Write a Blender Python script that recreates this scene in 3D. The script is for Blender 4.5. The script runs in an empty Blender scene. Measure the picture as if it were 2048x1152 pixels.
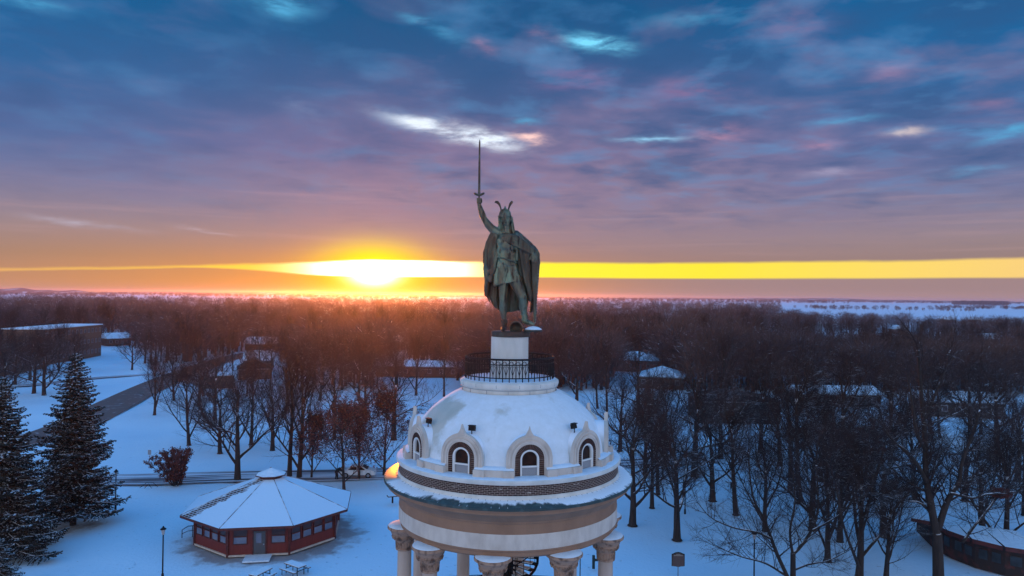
import bpy, bmesh, math, random
import numpy as np
from mathutils import Vector, Matrix, Euler
C = bpy.context.scene
COL = C.collection
R = math.radians
PI = math.pi

# ------------------------------------------------------------------ camera
F = 1440.0
CAMZ = 23.0
cam_d = bpy.data.cameras.new('camera')
cam = bpy.data.objects.new('camera', cam_d); COL.objects.link(cam)
cam_d.sensor_width = 36; cam_d.lens = 36*F/2048
cam_d.clip_start = 0.3; cam_d.clip_end = 30000
ROT = Matrix.Rotation(R(90+0.557), 3, 'X') @ Matrix.Rotation(R(0.63), 3, 'Z')
cam.matrix_world = Matrix.Translation((0, 0, CAMZ)) @ ROT.to_4x4()
C.camera = cam

def ray(px, py):
    return (ROT @ Vector(((px-1024)/F, (576-py)/F, -1))).normalized()
def G(px, py, z=0.0):
    """ground point that stands at a pixel of the 2048 px wide photograph"""
    d = ray(px, py); t = (z-CAMZ)/d.z
    return Vector((d.x*t, d.y*t, z))
def UV(px, py):
    d = ray(px, py)
    return math.degrees(math.atan2(d.x, d.y)), math.degrees(math.asin(d.z))
def lin(r, g, b):
    f = lambda c: (c/255/12.92) if c/255 <= .04045 else ((c/255+.055)/1.055)**2.4
    return (f(r), f(g), f(b), 1)

# ------------------------------------------------------------------ world
SUN_U, SUN_V = UV(748, 545)
world = bpy.data.worlds.new("World"); C.world = world
world.use_nodes = True
nt = world.node_tree
nt.nodes.clear()
class E:
    def __init__(s, sock): s.s = sock
    def _b(s, o, op, rev=False):
        n = nt.nodes.new('ShaderNodeMath'); n.operation = op
        a, b = (o, s) if rev else (s, o)
        for i, v in enumerate((a, b)):
            if isinstance(v, E): nt.links.new(v.s, n.inputs[i])
            else: n.inputs[i].default_value = v
        return E(n.outputs[0])
    def __add__(s, o): return s._b(o, 'ADD')
    __radd__ = __add__
    def __mul__(s, o): return s._b(o, 'MULTIPLY')
    __rmul__ = __mul__
    def __sub__(s, o): return s._b(o, 'SUBTRACT')
    def __rsub__(s, o): return s._b(o, 'SUBTRACT', True)
    def __truediv__(s, o): return s._b(o, 'DIVIDE')
    def max(s, o): return s._b(o, 'MAXIMUM')
    def min(s, o): return s._b(o, 'MINIMUM')
    def un(s, op):
        n = nt.nodes.new('ShaderNodeMath'); n.operation = op
        nt.links.new(s.s, n.inputs[0]); return E(n.outputs[0])
    def exp(s): return s.un('EXPONENT')
    def abs(s): return s.un('ABSOLUTE')
    def ss(s, a, b, o0=0.0, o1=1.0):
        n = nt.nodes.new('ShaderNodeMapRange'); n.interpolation_type = 'SMOOTHSTEP'
        nt.links.new(s.s, n.inputs[0])
        for i, v in ((1, a), (2, b), (3, o0), (4, o1)): n.inputs[i].default_value = v
        return E(n.outputs[0])
    def li(s, a, b, o0=0.0, o1=1.0):
        n = nt.nodes.new('ShaderNodeMapRange'); nt.links.new(s.s, n.inputs[0])
        for i, v in ((1, a), (2, b), (3, o0), (4, o1)): n.inputs[i].default_value = v
        return E(n.outputs[0])
def gauss(a, wa, b, wb):
    p, q = a/wa, b/wb
    return (0-(p*p+q*q)).exp()
def cmix(f, a, b, mode='MIX'):
    n = nt.nodes.new('ShaderNodeMix'); n.data_type = 'RGBA'; n.blend_type = mode
    n.clamp_factor = mode == 'MIX'
    if isinstance(f, E): nt.links.new(f.s, n.inputs[0])
    else: n.inputs[0].default_value = f
    for i, v in ((6, a), (7, b)):
        if isinstance(v, tuple): n.inputs[i].default_value = v
        else: nt.links.new(v, n.inputs[i])
    return n.outputs[2]
def ramp(f, stops):
    n = nt.nodes.new('ShaderNodeValToRGB'); nt.links.new(f.s, n.inputs[0])
    e = n.color_ramp.elements
    e[0].position, e[0].color = stops[0]; e[1].position, e[1].color = stops[-1]
    for p, c in stops[1:-1]:
        x = e.new(p); x.color = c
    return n.outputs[0]
tc = nt.nodes.new('ShaderNodeTexCoord')
sp = nt.nodes.new('ShaderNodeSeparateXYZ'); nt.links.new(tc.outputs['Generated'], sp.inputs[0])
X, Y, Z = E(sp.outputs[0]), E(sp.outputs[1]), E(sp.outputs[2])
U = X._b(Y, 'ARCTAN2')*(180/PI)
V = Z.min(1.0).max(-1.0).un('ARCSINE')*(180/PI)
def vec(a, b, c=0.0):
    n = nt.nodes.new('ShaderNodeCombineXYZ')
    for i, v in enumerate((a, b, c)):
        if isinstance(v, E): nt.links.new(v.s, n.inputs[i])
        else: n.inputs[i].default_value = v
    return n.outputs[0]
def noise(v, scale, detail=4, rough=.5, dist=0.0):
    n = nt.nodes.new('ShaderNodeTexNoise'); nt.links.new(v, n.inputs['Vector'])
    n.inputs['Scale'].default_value = scale; n.inputs['Detail'].default_value = detail
    n.inputs['Roughness'].default_value = rough; n.inputs['Distortion'].default_value = dist
    return E(n.outputs[0])
den = Z.max(0.0)+.10
q = vec(X/den, Y/den*1.0)
n_big = noise(q, .9, 3, .5, .5)
n_mid = noise(q, 2.1, 5, .55, .35)
n_fine = noise(vec(U*.10, V*.42), 1.0, 5, .6, .4)
n_str = noise(vec(U*.05, V*1.3, 3.0), 1.0, 4, .55, .3)
K = lambda v: max(0.0, min(1.0, v/40.0))
# mean colour of the overcast by height
vv = (V + (n_big-.5)*5.0*V.ss(3, 14)).li(0, 40)
base = ramp(vv, [(0.0, lin(176, 132, 112)), (K(2.5), lin(146, 122, 114)), (K(4.5), lin(146, 128, 134)),
                 (K(7.5), lin(130, 122, 150)), (K(11), lin(98, 104, 150)), (K(15), lin(58, 92, 142)),
                 (K(19.5), lin(24, 84, 134)), (K(25), lin(0, 78, 126)), (1.0, lin(0, 78, 126))])
# bluer to the right and in the upper corners
side = (U.ss(2, 32)*V.ss(3.5, 9)*.50 + U.ss(16, 36)*V.ss(10, 18)*.4 + U.ss(-12, -36)*V.ss(3.5, 12)*.62).min(1.0)
base = cmix(side*(n_mid.ss(.3, .68, .5, 1.15)).min(1.0), base, lin(4, 98, 154))
# warmer toward the sun
warm = gauss(U-(SUN_U-2), 22, V-.6, 3.0)
base = cmix((warm*.85).min(1.0), base, lin(224, 148, 62))
pk = gauss(U-4, 26, V-8, 6.5)
base = cmix(pk*.5, base, lin(142, 118, 138))
# cloud relief
relief = (n_mid-.5)*V.ss(2, 13)*U.ss(-16, 8, .9, 2.0)
base = cmix((relief*1.5).max(0.0).min(.4), base, lin(132, 116, 150))
base = cmix((relief*-2.4).max(0.0).min(.5), base, lin(40, 84, 132))
n_cl = noise(q, 3.4, 5, .5, .2)
base = cmix(((n_cl-.5)*V.ss(4, 12)*U.ss(-20, 10, .7, 1.7)*1.7).max(0.0).min(.5), base, lin(84, 140, 190))
base = cmix(((n_cl-.5)*V.ss(4, 12)*U.ss(-20, 10, .7, 1.7)*-1.4).max(0.0).min(.35), base, lin(44, 82, 130))
lit = n_fine.ss(.60, .80)*V.ss(4, 9)*U.ss(-8, 6, .12, .55)*V.ss(30, 18)
base = cmix(lit, base, lin(86, 156, 206))
stre = n_str.ss(.52, .8)*V.ss(1.5, 4)*V.ss(13, 7)*.2
base = cmix(stre, base, lin(196, 158, 160))
# low grey-violet bank under the opening, to the right
base = cmix(V.ss(2.3, 1.2)*U.ss(0, 20)*.85, base, lin(152, 128, 132))
base = cmix(V.ss(.9, -.3)*U.ss(-12, 25, .4, .5), base, lin(176, 140, 140))
# openings in the cloud (px, py, half width, half height, tilt in px, colour, strength)
wob = (n_fine-.5)*1.6
wob2 = (noise(vec(U*.35, V*1.1, 7.0), 1.0, 4, .6, .4)-.5)*1.9
n_pat = noise(vec(U*.22, V*.85, 11.0), 1.0, 6, .62, .25).ss(.34, .66, .12, 1.35)
def patch(col, px, py, wx, wy, tilt, c, s):
    u0, v0 = UV(px, py)
    a = U-u0+wob*1.2; b = V-v0 + a*(tilt/max(wx, 1)) + wob2*.5
    g = gauss(a, wx*.041, b, wy*.041)
    return cmix((g*s*n_pat).min(1.0), col, c, 'MIX')
WH = lin(226, 238, 252); CY = lin(84, 172, 216); PKc = lin(214, 150, 168)
pats = [(560, 10, 55, 22, 0, CY, .95), (45, 3, 60, 10, 0, CY, .7), (855, 50, 70, 16, 22, CY, .6),
        (965, 90, 26, 12, 6, PKc, .7), (1195, 86, 58, 15, 8, lin(120, 214, 250), 1.25), (1095, 72, 40, 12, 8, PKc, .55),
        (870, 258, 85, 15, 16, WH, 1.3), (965, 276, 70, 17, 12, WH, 1.6), (1060, 276, 50, 10, 4, lin(250, 205, 200), .9),
        (1040, 244, 40, 9, 0, CY, .6), (1300, 278, 75, 7, 0, lin(150, 205, 240), .75), (1440, 270, 60, 22, 0, PKc, .8),
        (1815, 262, 34, 9, 0, lin(225, 205, 200), .6), (1690, 242, 60, 8, 0, CY, .6), (1780, 140, 36, 22, 0, PKc, .5),
        (2020, 262, 50, 16, -6, CY, .75), (1650, 345, 50, 7, 0, lin(165, 160, 190), .5), (1400, 35, 110, 16, 0, CY, .35),
        (600, 215, 60, 22, 10, lin(120, 136, 175), .35), (170, 447, 80, 7, 6, lin(180, 172, 190), .6),
        (410, 462, 40, 5, 4, lin(200, 180, 190), .6), (1950, 342, 60, 10, 0, CY, .4), (1640, 290, 40, 12, 0, PKc, .6),
        (1380, 180, 90, 26, 0, lin(140, 105, 145), .6), (1590, 60, 60, 40, 0, lin(130, 110, 150), .5),
        (1150, 160, 90, 26, 0, lin(140, 108, 152), .5), (1980, 205, 60, 16, 0, lin(140, 115, 150), .5)]
for p in pats:
    pink = p[5] == PKc
    base = patch(base, p[0], p[1], p[2]*.85, p[3]*.8, p[4], p[5], p[6]*(.42 if pink else .75 if p[5] == CY else .9))
# yellow strip above the low bank
ut, vt = UV(0, 533); u2, v2 = UV(750, 518); u3, v3 = UV(2048, 512)
_, vb = UV(1080, 558); _, vb2 = UV(2048, 558)
vtop = U.li(ut, u2, vt, v2) + (U.li(u2, u3, 0, v3-v2)) + (n_fine-.5)*.4
vbot = U.li(-35, u3, vb-.1, vb2) + (n_str-.5)*.22
thin = U.ss(-26, -14, 1.0, 0.0)
vbot = vbot + thin*(vtop-vbot-.36)
strip = ((vtop-V)/.16).ss(0, 2.0)*((V-vbot)/.12).ss(0, 1.6)
ysc = ramp(U.li(-36, 36), [(0, lin(255, 196, 96)), (.22, lin(255, 214, 70)), (.36, (1.0, .95, .25, 1)), (.5, (1.0, .86, .04, 1)), (.72, lin(250, 226, 60)), (1.0, lin(240, 200, 120))])
base = cmix(strip*U.ss(-36, -10, .75, 1.0), base, ysc)
# sun and its glow
du = U-SUN_U
glow = gauss(du, 5.4, V-1.4, 1.8)
base = cmix((glow*.9).min(.9), base, (.85, .42, .0, 1))
glow2 = gauss(du, 3.4, V-1.9, 1.75)
base = cmix((glow2*1.15).min(1.0), base, (1.05, .86, .0, 1))
s0 = (strip*gauss(du-1.3, 4.4, V-2.0, 3.0)*2.2).min(1.0)
base = cmix(s0, base, (3.0, 2.9, 2.3, 1))
core = gauss(du, 1.5, V-(SUN_V+.1), .85)*((vtop-V)/.12).ss(-.6, 1.2)
base = cmix((core*1.8).min(1.0), base, (3.2, 3.0, 2.2, 1))
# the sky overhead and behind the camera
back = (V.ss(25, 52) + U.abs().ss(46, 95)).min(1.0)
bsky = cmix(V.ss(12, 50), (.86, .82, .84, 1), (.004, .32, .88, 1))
bsky = cmix(gauss(X+.35, .45, Z-.45, .28)*Y.ss(0, -.4)*.8, bsky, (.95, .93, .95, 1))  # unseen bright patch added behind the camera to shape the light on the statue
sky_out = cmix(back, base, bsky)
nis = nt.nodes.new('ShaderNodeTexSky'); nis.sky_type = 'NISHITA'; nis.sun_disc = False
nis.sun_elevation = R(max(SUN_V, 1)); nis.sun_rotation = R(SUN_U)
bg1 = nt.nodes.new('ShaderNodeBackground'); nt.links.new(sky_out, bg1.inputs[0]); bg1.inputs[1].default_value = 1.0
bg2 = nt.nodes.new('ShaderNodeBackground'); nt.links.new(nis.outputs[0], bg2.inputs[0]); bg2.inputs[1].default_value = .0015
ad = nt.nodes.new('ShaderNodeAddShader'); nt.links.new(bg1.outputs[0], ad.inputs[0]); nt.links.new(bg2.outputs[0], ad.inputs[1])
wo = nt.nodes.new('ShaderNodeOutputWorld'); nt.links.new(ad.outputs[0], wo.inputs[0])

# ------------------------------------------------------------------ sun
sd = bpy.data.lights.new('sun', 'SUN'); sd.energy = 2.0; sd.angle = R(.5); sd.color = (1.0, .27, .02)
sun = bpy.data.objects.new('sun', sd); COL.objects.link(sun)
sdir = Vector((math.sin(R(SUN_U))*math.cos(R(2.2)), math.cos(R(SUN_U))*math.cos(R(2.2)), math.sin(R(2.2))))
sun.rotation_euler = sdir.to_track_quat('Z', 'Y').to_euler()
C.view_settings.view_transform = 'Standard'; C.view_settings.look = 'None'
C.view_settings.exposure = .17; C.view_settings.gamma = 1
C.cycles.volume_bounces = 1
C.cycles.transparent_max_bounces = 16

# ------------------------------------------------------------------ materials
def mat(name, col, rough=.7, metal=0.0, spec=.4):
    m = bpy.data.materials.new(name); m.use_nodes = True
    b = m.node_tree.nodes['Principled BSDF']
    b.inputs['Base Color'].default_value = (*col[:3], 1)
    b.inputs['Roughness'].default_value = rough; b.inputs['Metallic'].default_value = metal
    b.inputs['Specular IOR Level'].default_value = spec
    return m
def N(m, t, **kw):
    n = m.node_tree.nodes.new(t)
    for k, v in kw.items():
        if k.startswith('_'): setattr(n, k[1:], v)
        else: n.inputs[k].default_value = v
    return n
def L(m, a, b): m.node_tree.links.new(a, b)
def noisy(m, col2, scale=3.0, detail=6, lo=.4, hi=.65, bump=.0, coord='Object', dist=.0, stretch=None, bscale=None):
    """blend the base colour with a second one through noise and add bump"""
    b = m.node_tree.nodes['Principled BSDF']
    t = N(m, 'ShaderNodeTexCoord'); src = t.outputs[coord]
    if stretch:
        mp = N(m, 'ShaderNodeMapping'); mp.inputs['Scale'].default_value = stretch; L(m, src, mp.inputs[0]); src = mp.outputs[0]
    n = N(m, 'ShaderNodeTexNoise', Scale=scale, Detail=detail, Distortion=dist); L(m, src, n.inputs['Vector'])
    r = N(m, 'ShaderNodeMapRange'); r.inputs[1].default_value = lo; r.inputs[2].default_value = hi; L(m, n.outputs[0], r.inputs[0])
    x = N(m, 'ShaderNodeMix', _data_type='RGBA'); L(m, r.outputs[0], x.inputs[0])
    old = b.inputs['Base Color']
    if old.is_linked: L(m, old.links[0].from_socket, x.inputs[6])
    else: x.inputs[6].default_value = old.default_value
    x.inputs[7].default_value = (*col2[:3], 1); L(m, x.outputs[2], b.inputs['Base Color'])
    if bump:
        n2 = N(m, 'ShaderNodeTexNoise', Scale=bscale or scale*3, Detail=8); L(m, src, n2.inputs['Vector'])
        bp = N(m, 'ShaderNodeBump', Strength=bump, Distance=.05); L(m, n2.outputs[0], bp.inputs['Height']); L(m, bp.outputs[0], b.inputs['Normal'])
    return m
def snow_top(m, lo=.45, hi=.75, nscale=1.2, amount=.5, snow=(.82, .85, .9)):
    """snow lying on faces that look up (a coat that stays put), broken by noise"""
    b = m.node_tree.nodes['Principled BSDF']
    g = N(m, 'ShaderNodeNewGeometry'); s = N(m, 'ShaderNodeSeparateXYZ'); L(m, g.outputs['Normal'], s.inputs[0])
    t = N(m, 'ShaderNodeTexCoord'); n = N(m, 'ShaderNodeTexNoise', Scale=nscale, Detail=5); L(m, t.outputs['Object'], n.inputs['Vector'])
    a = N(m, 'ShaderNodeMath', _operation='MULTIPLY_ADD'); L(m, n.outputs[0], a.inputs[0]); a.inputs[1].default_value = amount*2; L(m, s.outputs[2], a.inputs[2])
    a2 = N(m, 'ShaderNodeMath', _operation='SUBTRACT'); L(m, a.outputs[0], a2.inputs[0]); a2.inputs[1].default_value = amount
    r = N(m, 'ShaderNodeMapRange'); r.inputs[1].default_value = lo; r.inputs[2].default_value = hi; L(m, a2.outputs[0], r.inputs[0])
    x = N(m, 'ShaderNodeMix', _data_type='RGBA'); L(m, r.outputs[0], x.inputs[0])
    old = b.inputs['Base Color']
    if old.is_linked: L(m, old.links[0].from_socket, x.inputs[6])
    else: x.inputs[6].default_value = old.default_value
    x.inputs[7].default_value = (*snow, 1); L(m, x.outputs[2], b.inputs['Base Color'])
    return m
M = {}
M['snow'] = noisy(mat('snow', (.80, .84, .88), .75, 0, .2), (.72, .77, .83), .6, 8, .35, .7, .25, bscale=6)
M['snowcap'] = noisy(mat('snow_cap', (.68, .79, .88), .7, 0, .2), (.58, .69, .79), 2.5, 6, .4, .7, .3, bscale=9)
M['stucco'] = noisy(mat('white_stucco', (.66, .66, .63), .8), (.48, .49, .46), 1.4, 8, .4, .75, .15, stretch=(1, 1, .35), bscale=14)
M['trim'] = noisy(mat('cream_trim', (.60, .54, .48), .8), (.46, .40, .35), 2.2, 8, .42, .72, .2, stretch=(1, 1, .4), bscale=16)
M['tan'] = noisy(mat('tan_stucco', (.30, .175, .115), .85), (.23, .135, .09), 1.2, 9, .38, .72, .25, stretch=(1, 1, .5), bscale=18)
M['cap'] = noisy(mat('tan_terracotta', (.38, .24, .17), .85), (.13, .08, .06), 3.5, 8, .48, .66, .5, bscale=14)
M['colu'] = noisy(mat('column_stone', (.52, .41, .34), .8), (.40, .31, .26), 1.5, 8, .4, .7, .15, stretch=(1, 1, .3))
M['white'] = mat('white_paint', (.74, .74, .72), .5)
M['grey'] = mat('grey_paint', (.25, .27, .30), .6)
M['iron'] = mat('black_iron', (.010, .010, .012), .6, .1, .2)
M['glassd'] = noisy(mat('dark_glass', (.008, .006, .006), .35, 0, .12), (.035, .014, .008), 3.5, 3)
M['copper'] = noisy(mat('green_copper', (.035, .06, .062), .55, .3), (.10, .15, .15), 3, 8, .5, .8, .2)
def brick_mat(name, c1, c2, mortar, sc=1.0, bw=.22, rh=.075, wear=None):
    m = mat(name, c1, .85)
    b = m.node_tree.nodes['Principled BSDF']
    t = N(m, 'ShaderNodeTexCoord'); br = N(m, 'ShaderNodeTexBrick', Scale=sc)
    br.inputs['Color1'].default_value = (*c1, 1); br.inputs['Color2'].default_value = (*c2, 1); br.inputs['Mortar'].default_value = (*mortar, 1)
    br.inputs['Mortar Size'].default_value = .008; br.inputs['Brick Width'].default_value = bw; br.inputs['Row Height'].default_value = rh
    L(m, t.outputs['UV'], br.inputs['Vector']); L(m, br.outputs[0], b.inputs['Base Color'])
    if wear:
        noisy(m, wear, 2.2, 6, .66, .70, 0, coord='UV', stretch=(.8, 3, 1))
    return m
M['brickband'] = brick_mat('dark_brick', (.022, .011, .010), (.045, .018, .015), (.34, .28, .25), wear=(.5, .46, .42))
M['brick'] = brick_mat('brown_brick', (.125, .068, .045), (.16, .085, .055), (.15, .11, .09), bw=.4, rh=.13)
M['redbrick'] = brick_mat('red_brick', (.22, .07, .05), (.16, .05, .04), (.3, .22, .2), bw=.4, rh=.13)
M['redwood'] = noisy(mat('red_wood_siding', (.19, .028, .022), .6), (.12, .018, .016), 2, 4, .35, .65, .0, stretch=(14, 14, .3))
M['reddark'] = noisy(mat('dark_red_trim', (.11, .022, .020), .6), (.06, .014, .014), 3)
M['shingle'] = brick_mat('dark_shingle', (.035, .022, .02), (.07, .04, .035), (.01, .008, .008), bw=.5, rh=.22)
M['pane'] = noisy(mat('reflecting_pane', (.16, .18, .24), .12, 0, .9), (.10, .11, .17), .8)
M['paned'] = noisy(mat('screen_pane', (.05, .035, .04), .3), (.03, .022, .03), .8)
M['dimpane'] = noisy(mat('dim_pane', (.03, .04, .05), .3), (.015, .018, .02), 1.5)
M['doorg'] = mat('grey_door_paint', (.07, .08, .095), .5)
M['wood'] = noisy(mat('dark_wood', (.05, .03, .022), .8), (.09, .06, .045), 4, stretch=(1, 8, 8))
M['brown'] = noisy(mat('brown_siding', (.10, .065, .05), .8), (.07, .045, .035), 2, stretch=(.3, .3, 9))
M['darkside'] = noisy(mat('dark_siding', (.035, .03, .03), .8), (.055, .045, .04), 2, stretch=(.3, .3, 9))
M['bark'] = snow_top(noisy(mat('grey_brown_bark', (.040, .028, .025), .9), (.020, .015, .014), 3, 6, .35, .65, .4, stretch=(2, 2, .4)), .62, .80, 1.6, .5)
M['twig'] = snow_top(noisy(mat('twig_bark', (.036, .021, .020), .9), (.022, .016, .019), .5, 2), .86, 1.1, 2.2, .5)
M['twigred'] = snow_top(noisy(mat('twig_bark_red', (.105, .062, .055), .9), (.045, .036, .046), .035, 4, .38, .62), .86, 1.06, .8, .5)
M['leaf'] = noisy(mat('dead_leaf', (.15, .035, .025), .8), (.08, .028, .025), 2, 2)
M['needle'] = noisy(mat('spruce_needles', (.016, .020, .016), .8), (.045, .032, .026), 1.3, 3, .4, .65)
M['needlesnow'] = noisy(mat('snow_on_needles', (.62, .66, .72), .8), (.40, .42, .48), 3, 2)
M['bronze'] = snow_top(noisy(noisy(mat('weathered_bronze', (.095, .088, .062), .38, .45), (.15, .21, .15), 1.1, 8, .42, .62, .35, stretch=(2, 2, .7), bscale=7), (.018, .014, .012), 2.6, 6, .53, .64, stretch=(2.6, 2.6, .4)), 1.02, 1.16, 3.0, .45)
M['bronzecape'] = snow_top(noisy(noisy(mat('brown_bronze', (.058, .048, .036), .42, .45), (.09, .12, .088), 1.3, 8, .45, .65, .35, stretch=(2, 2, .6), bscale=7), (.02, .014, .012), 2.3, 6, .54, .68, stretch=(2.6, 2.6, .4)), 1.0, 1.14, 3.0, .45)
M['bronzed'] = noisy(mat('dark_bronze', (.05, .038, .032), .5, .35), (.10, .12, .10), 1.5, 6, .5, .7)
M['ridge'] = noisy(mat('snow_dusted_ridge', (.10, .09, .10), .8), (.55, .58, .62), 1.2, 6, .42, .58)
def road_mat():
    m = mat('slushy_road', (.06, .05, .055), .8)
    b = m.node_tree.nodes['Principled BSDF']
    t = N(m, 'ShaderNodeTexCoord'); mp = N(m, 'ShaderNodeMapping'); mp.inputs['Scale'].default_value = (.035, 1.3, 1)
    L(m, t.outputs['UV'], mp.inputs[0]); n = N(m, 'ShaderNodeTexNoise', Scale=1.0, Detail=6, Roughness=.6); L(m, mp.outputs[0], n.inputs['Vector'])
    r = N(m, 'ShaderNodeValToRGB'); L(m, n.outputs[0], r.inputs[0])
    e = r.color_ramp.elements; e[0].position = .40; e[0].color = (.045, .036, .04, 1); e[1].position = .53; e[1].color = (.62, .65, .72, 1)
    x = e.new(.46); x.color = (.16, .14, .16, 1)
    L(m, r.outputs[0], b.inputs['Base Color']); return m
M['road'] = road_mat()
M['road2'] = noisy(mat('wet_brown_road', (.135, .080, .068), .65), (.34, .32, .35), .5, 8, .57, .74, stretch=(1, 1, 1), dist=1.0)
M['carpaint'] = noisy(mat('white_car_paint', (.62, .66, .7), .3, 0, .5), (.8, .83, .86), 2)
M['rubber'] = mat('black_rubber', (.015, .015, .016), .8)
M['chrome'] = mat('grey_metal', (.35, .36, .38), .35, .8)
M['signbrown'] = noisy(mat('bronze_sign_face', (.10, .062, .055), .5, .3), (.14, .09, .08), 30, 2)
M['gold'] = mat('pale_lettering', (.45, .38, .30), .5)
M['cloth'] = mat('black_cloth', (.014, .013, .016), .9)
M['skin'] = mat('skin', (.42, .24, .18), .6)
M['lampglass'] = mat('frosted_lamp_glass', (.35, .33, .33), .3)
M['greenp'] = mat('dark_green_paint', (.012, .03, .028), .5)

# ------------------------------------------------------------------ mesh helpers
def tag(o, label=None, cat=None, group=None, kind=None):
    if label: o['label'] = label
    if cat: o['category'] = cat
    if group: o['group'] = group
    if kind: o['kind'] = kind
    return o
def empty(name, loc=(0, 0, 0), rz=0.0, label=None, cat=None, group=None, scale=1.0):
    o = bpy.data.objects.new(name, None); COL.objects.link(o)
    o.location = loc; o.rotation_euler = (0, 0, rz); o.scale = (scale,)*3; o.empty_display_size = .3
    return tag(o, label, cat, group)
class MB:
    def __init__(s): s.v = []; s.f = []; s.uv = []; s.mi = []; s.cur = 0
    def face(s, idx, uv=None):
        s.f.append(tuple(idx)); s.uv.append(uv); s.mi.append(s.cur); return s
    def box(s, c, d, rz=0.0, m=None):
        b = len(s.v); hx, hy, hz = d[0]/2, d[1]/2, d[2]/2
        cs, sn = math.cos(rz), math.sin(rz)
        for z in (-hz, hz):
            for x, y in ((-hx, -hy), (hx, -hy), (hx, hy), (-hx, hy)):
                p = Vector((c[0]+x*cs-y*sn, c[1]+x*sn+y*cs, c[2]+z))
                s.v.append(m @ p if m else p)
        W, D, H = d
        for f, (a, h) in (((0, 1, 5, 4), (W, H)), ((1, 2, 6, 5), (D, H)), ((2, 3, 7, 6), (W, H)), ((3, 0, 4, 7), (D, H)), ((4, 5, 6, 7), (W, D)), ((3, 2, 1, 0), (W, D))):
            s.face([b+i for i in f], [(0, 0), (a, 0), (a, h), (0, h)])
        return s
    def quad(s, pts, uv=None):
        b = len(s.v); s.v += [Vector(p) for p in pts]; s.face(range(b, b+len(pts)), uv); return s
    def prism(s, pts, off):
        """closed solid from a polygon pushed by a vector"""
        b = len(s.v); n = len(pts); off = Vector(off)
        s.v += [Vector(p) for p in pts] + [Vector(p)+off for p in pts]
        s.face(range(b+n-1, b-1, -1)); s.face(range(b+n, b+2*n))
        for i in range(n):
            j = (i+1) % n
            w = (Vector(pts[j])-Vector(pts[i])).length; h = off.length
            s.face((b+i, b+j, b+n+j, b+n+i), [(0, 0), (w, 0), (w, h), (0, h)])
        return s
    def tube(s, pts, rad, sides=6, cap=True, flat=None):
        pts = [Vector(p) for p in pts]; n = len(pts)
        if not hasattr(rad, '__len__'): rad = [rad]*n
        b = len(s.v)
        up = Vector((0, 0, 1))
        t0 = (pts[1]-pts[0]).normalized()
        if abs(t0.z) > .9: up = Vector((0, 1, 0))
        a = t0.cross(up).normalized()
        for i in range(n):
            t = (pts[min(i+1, n-1)]-pts[max(i-1, 0)])
            t = t.normalized() if t.length > 1e-9 else t0
            a = (a - t*a.dot(t)); a = a.normalized() if a.length > 1e-6 else t.orthogonal().normalized()
            bb = t.cross(a)
            for k in range(sides):
                w = 2*PI*k/sides
                fx = flat if flat else 1.0
                s.v.append(pts[i]+(a*math.cos(w)+bb*math.sin(w)*fx)*rad[i])
        for i in range(n-1):
            for k in range(sides):
                k2 = (k+1) % sides
                s.face((b+i*sides+k, b+i*sides+k2, b+(i+1)*sides+k2, b+(i+1)*sides+k))
        if cap:
            s.face(range(b+sides-1, b-1, -1)); s.face(range(b+(n-1)*sides, b+n*sides))
        return s
    def lathe(s, prof, seg=64, a0=0.0, a1=2*PI, c=(0, 0, 0), uvr=None):
        """prof: list of (radius, z) from the top down or bottom up"""
        full = abs(a1-a0-2*PI) < 1e-6
        n = seg if full else seg+1; b = len(s.v); m = len(prof)
        for i in range(n):
            a = a0+(a1-a0)*i/seg
            for r, z in prof:
                s.v.append(Vector((c[0]+r*math.sin(a), c[1]-r*math.cos(a), c[2]+z)))
        for i in range(seg):
            j = (i+1) % n
            A0 = a0+(a1-a0)*i/seg; A1 = a0+(a1-a0)*(i+1)/seg; R0 = uvr or prof[0][0]
            for k in range(m-1):
                s.face((b+i*m+k, b+j*m+k, b+j*m+k+1, b+i*m+k+1), [(A0*R0, prof[k][1]), (A1*R0, prof[k][1]), (A1*R0, prof[k+1][1]), (A0*R0, prof[k+1][1])])
        return s
    def ball(s, c, r, seg=12, rings=8, rot=None):
        if not hasattr(r, '__len__'): r = (r, r, r)
        b = len(s.v); c = Vector(c)
        def P(x, y, z):
            p = Vector((x*r[0], y*r[1], z*r[2]))
            if rot: p = rot @ p
            return c+p
        s.v.append(P(0, 0, 1))
        for i in range(1, rings):
            th = PI*i/rings
            for k in range(seg):
                a = 2*PI*k/seg
                s.v.append(P(math.sin(th)*math.cos(a), math.sin(th)*math.sin(a), math.cos(th)))
        s.v.append(P(0, 0, -1)); e = len(s.v)-1
        for k in range(seg):
            k2 = (k+1) % seg
            s.face((b, b+1+k, b+1+k2))
            for i in range(rings-2):
                o = b+1+i*seg
                s.face((o+k, o+seg+k, o+seg+k2, o+k2))
            o = b+1+(rings-2)*seg
            s.face((o+k, e, o+k2))
        return s
    def cap(s, p0, r0, p1, r1, n=5):
        """a tapered capsule as a chain of balls and a tube"""
        p0, p1 = Vector(p0), Vector(p1)
        s.ball(p0, r0, 14, 9); s.ball(p1, r1, 14, 9)
        if (p1-p0).length > 1e-4: s.tube([p0, p1], [r0*.995, r1*.995], 16)
        return s
    def chain(s, pr):
        for (p, r), (p2, r2) in zip(pr, pr[1:]): s.cap(p, r, p2, r2)
        return s
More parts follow.
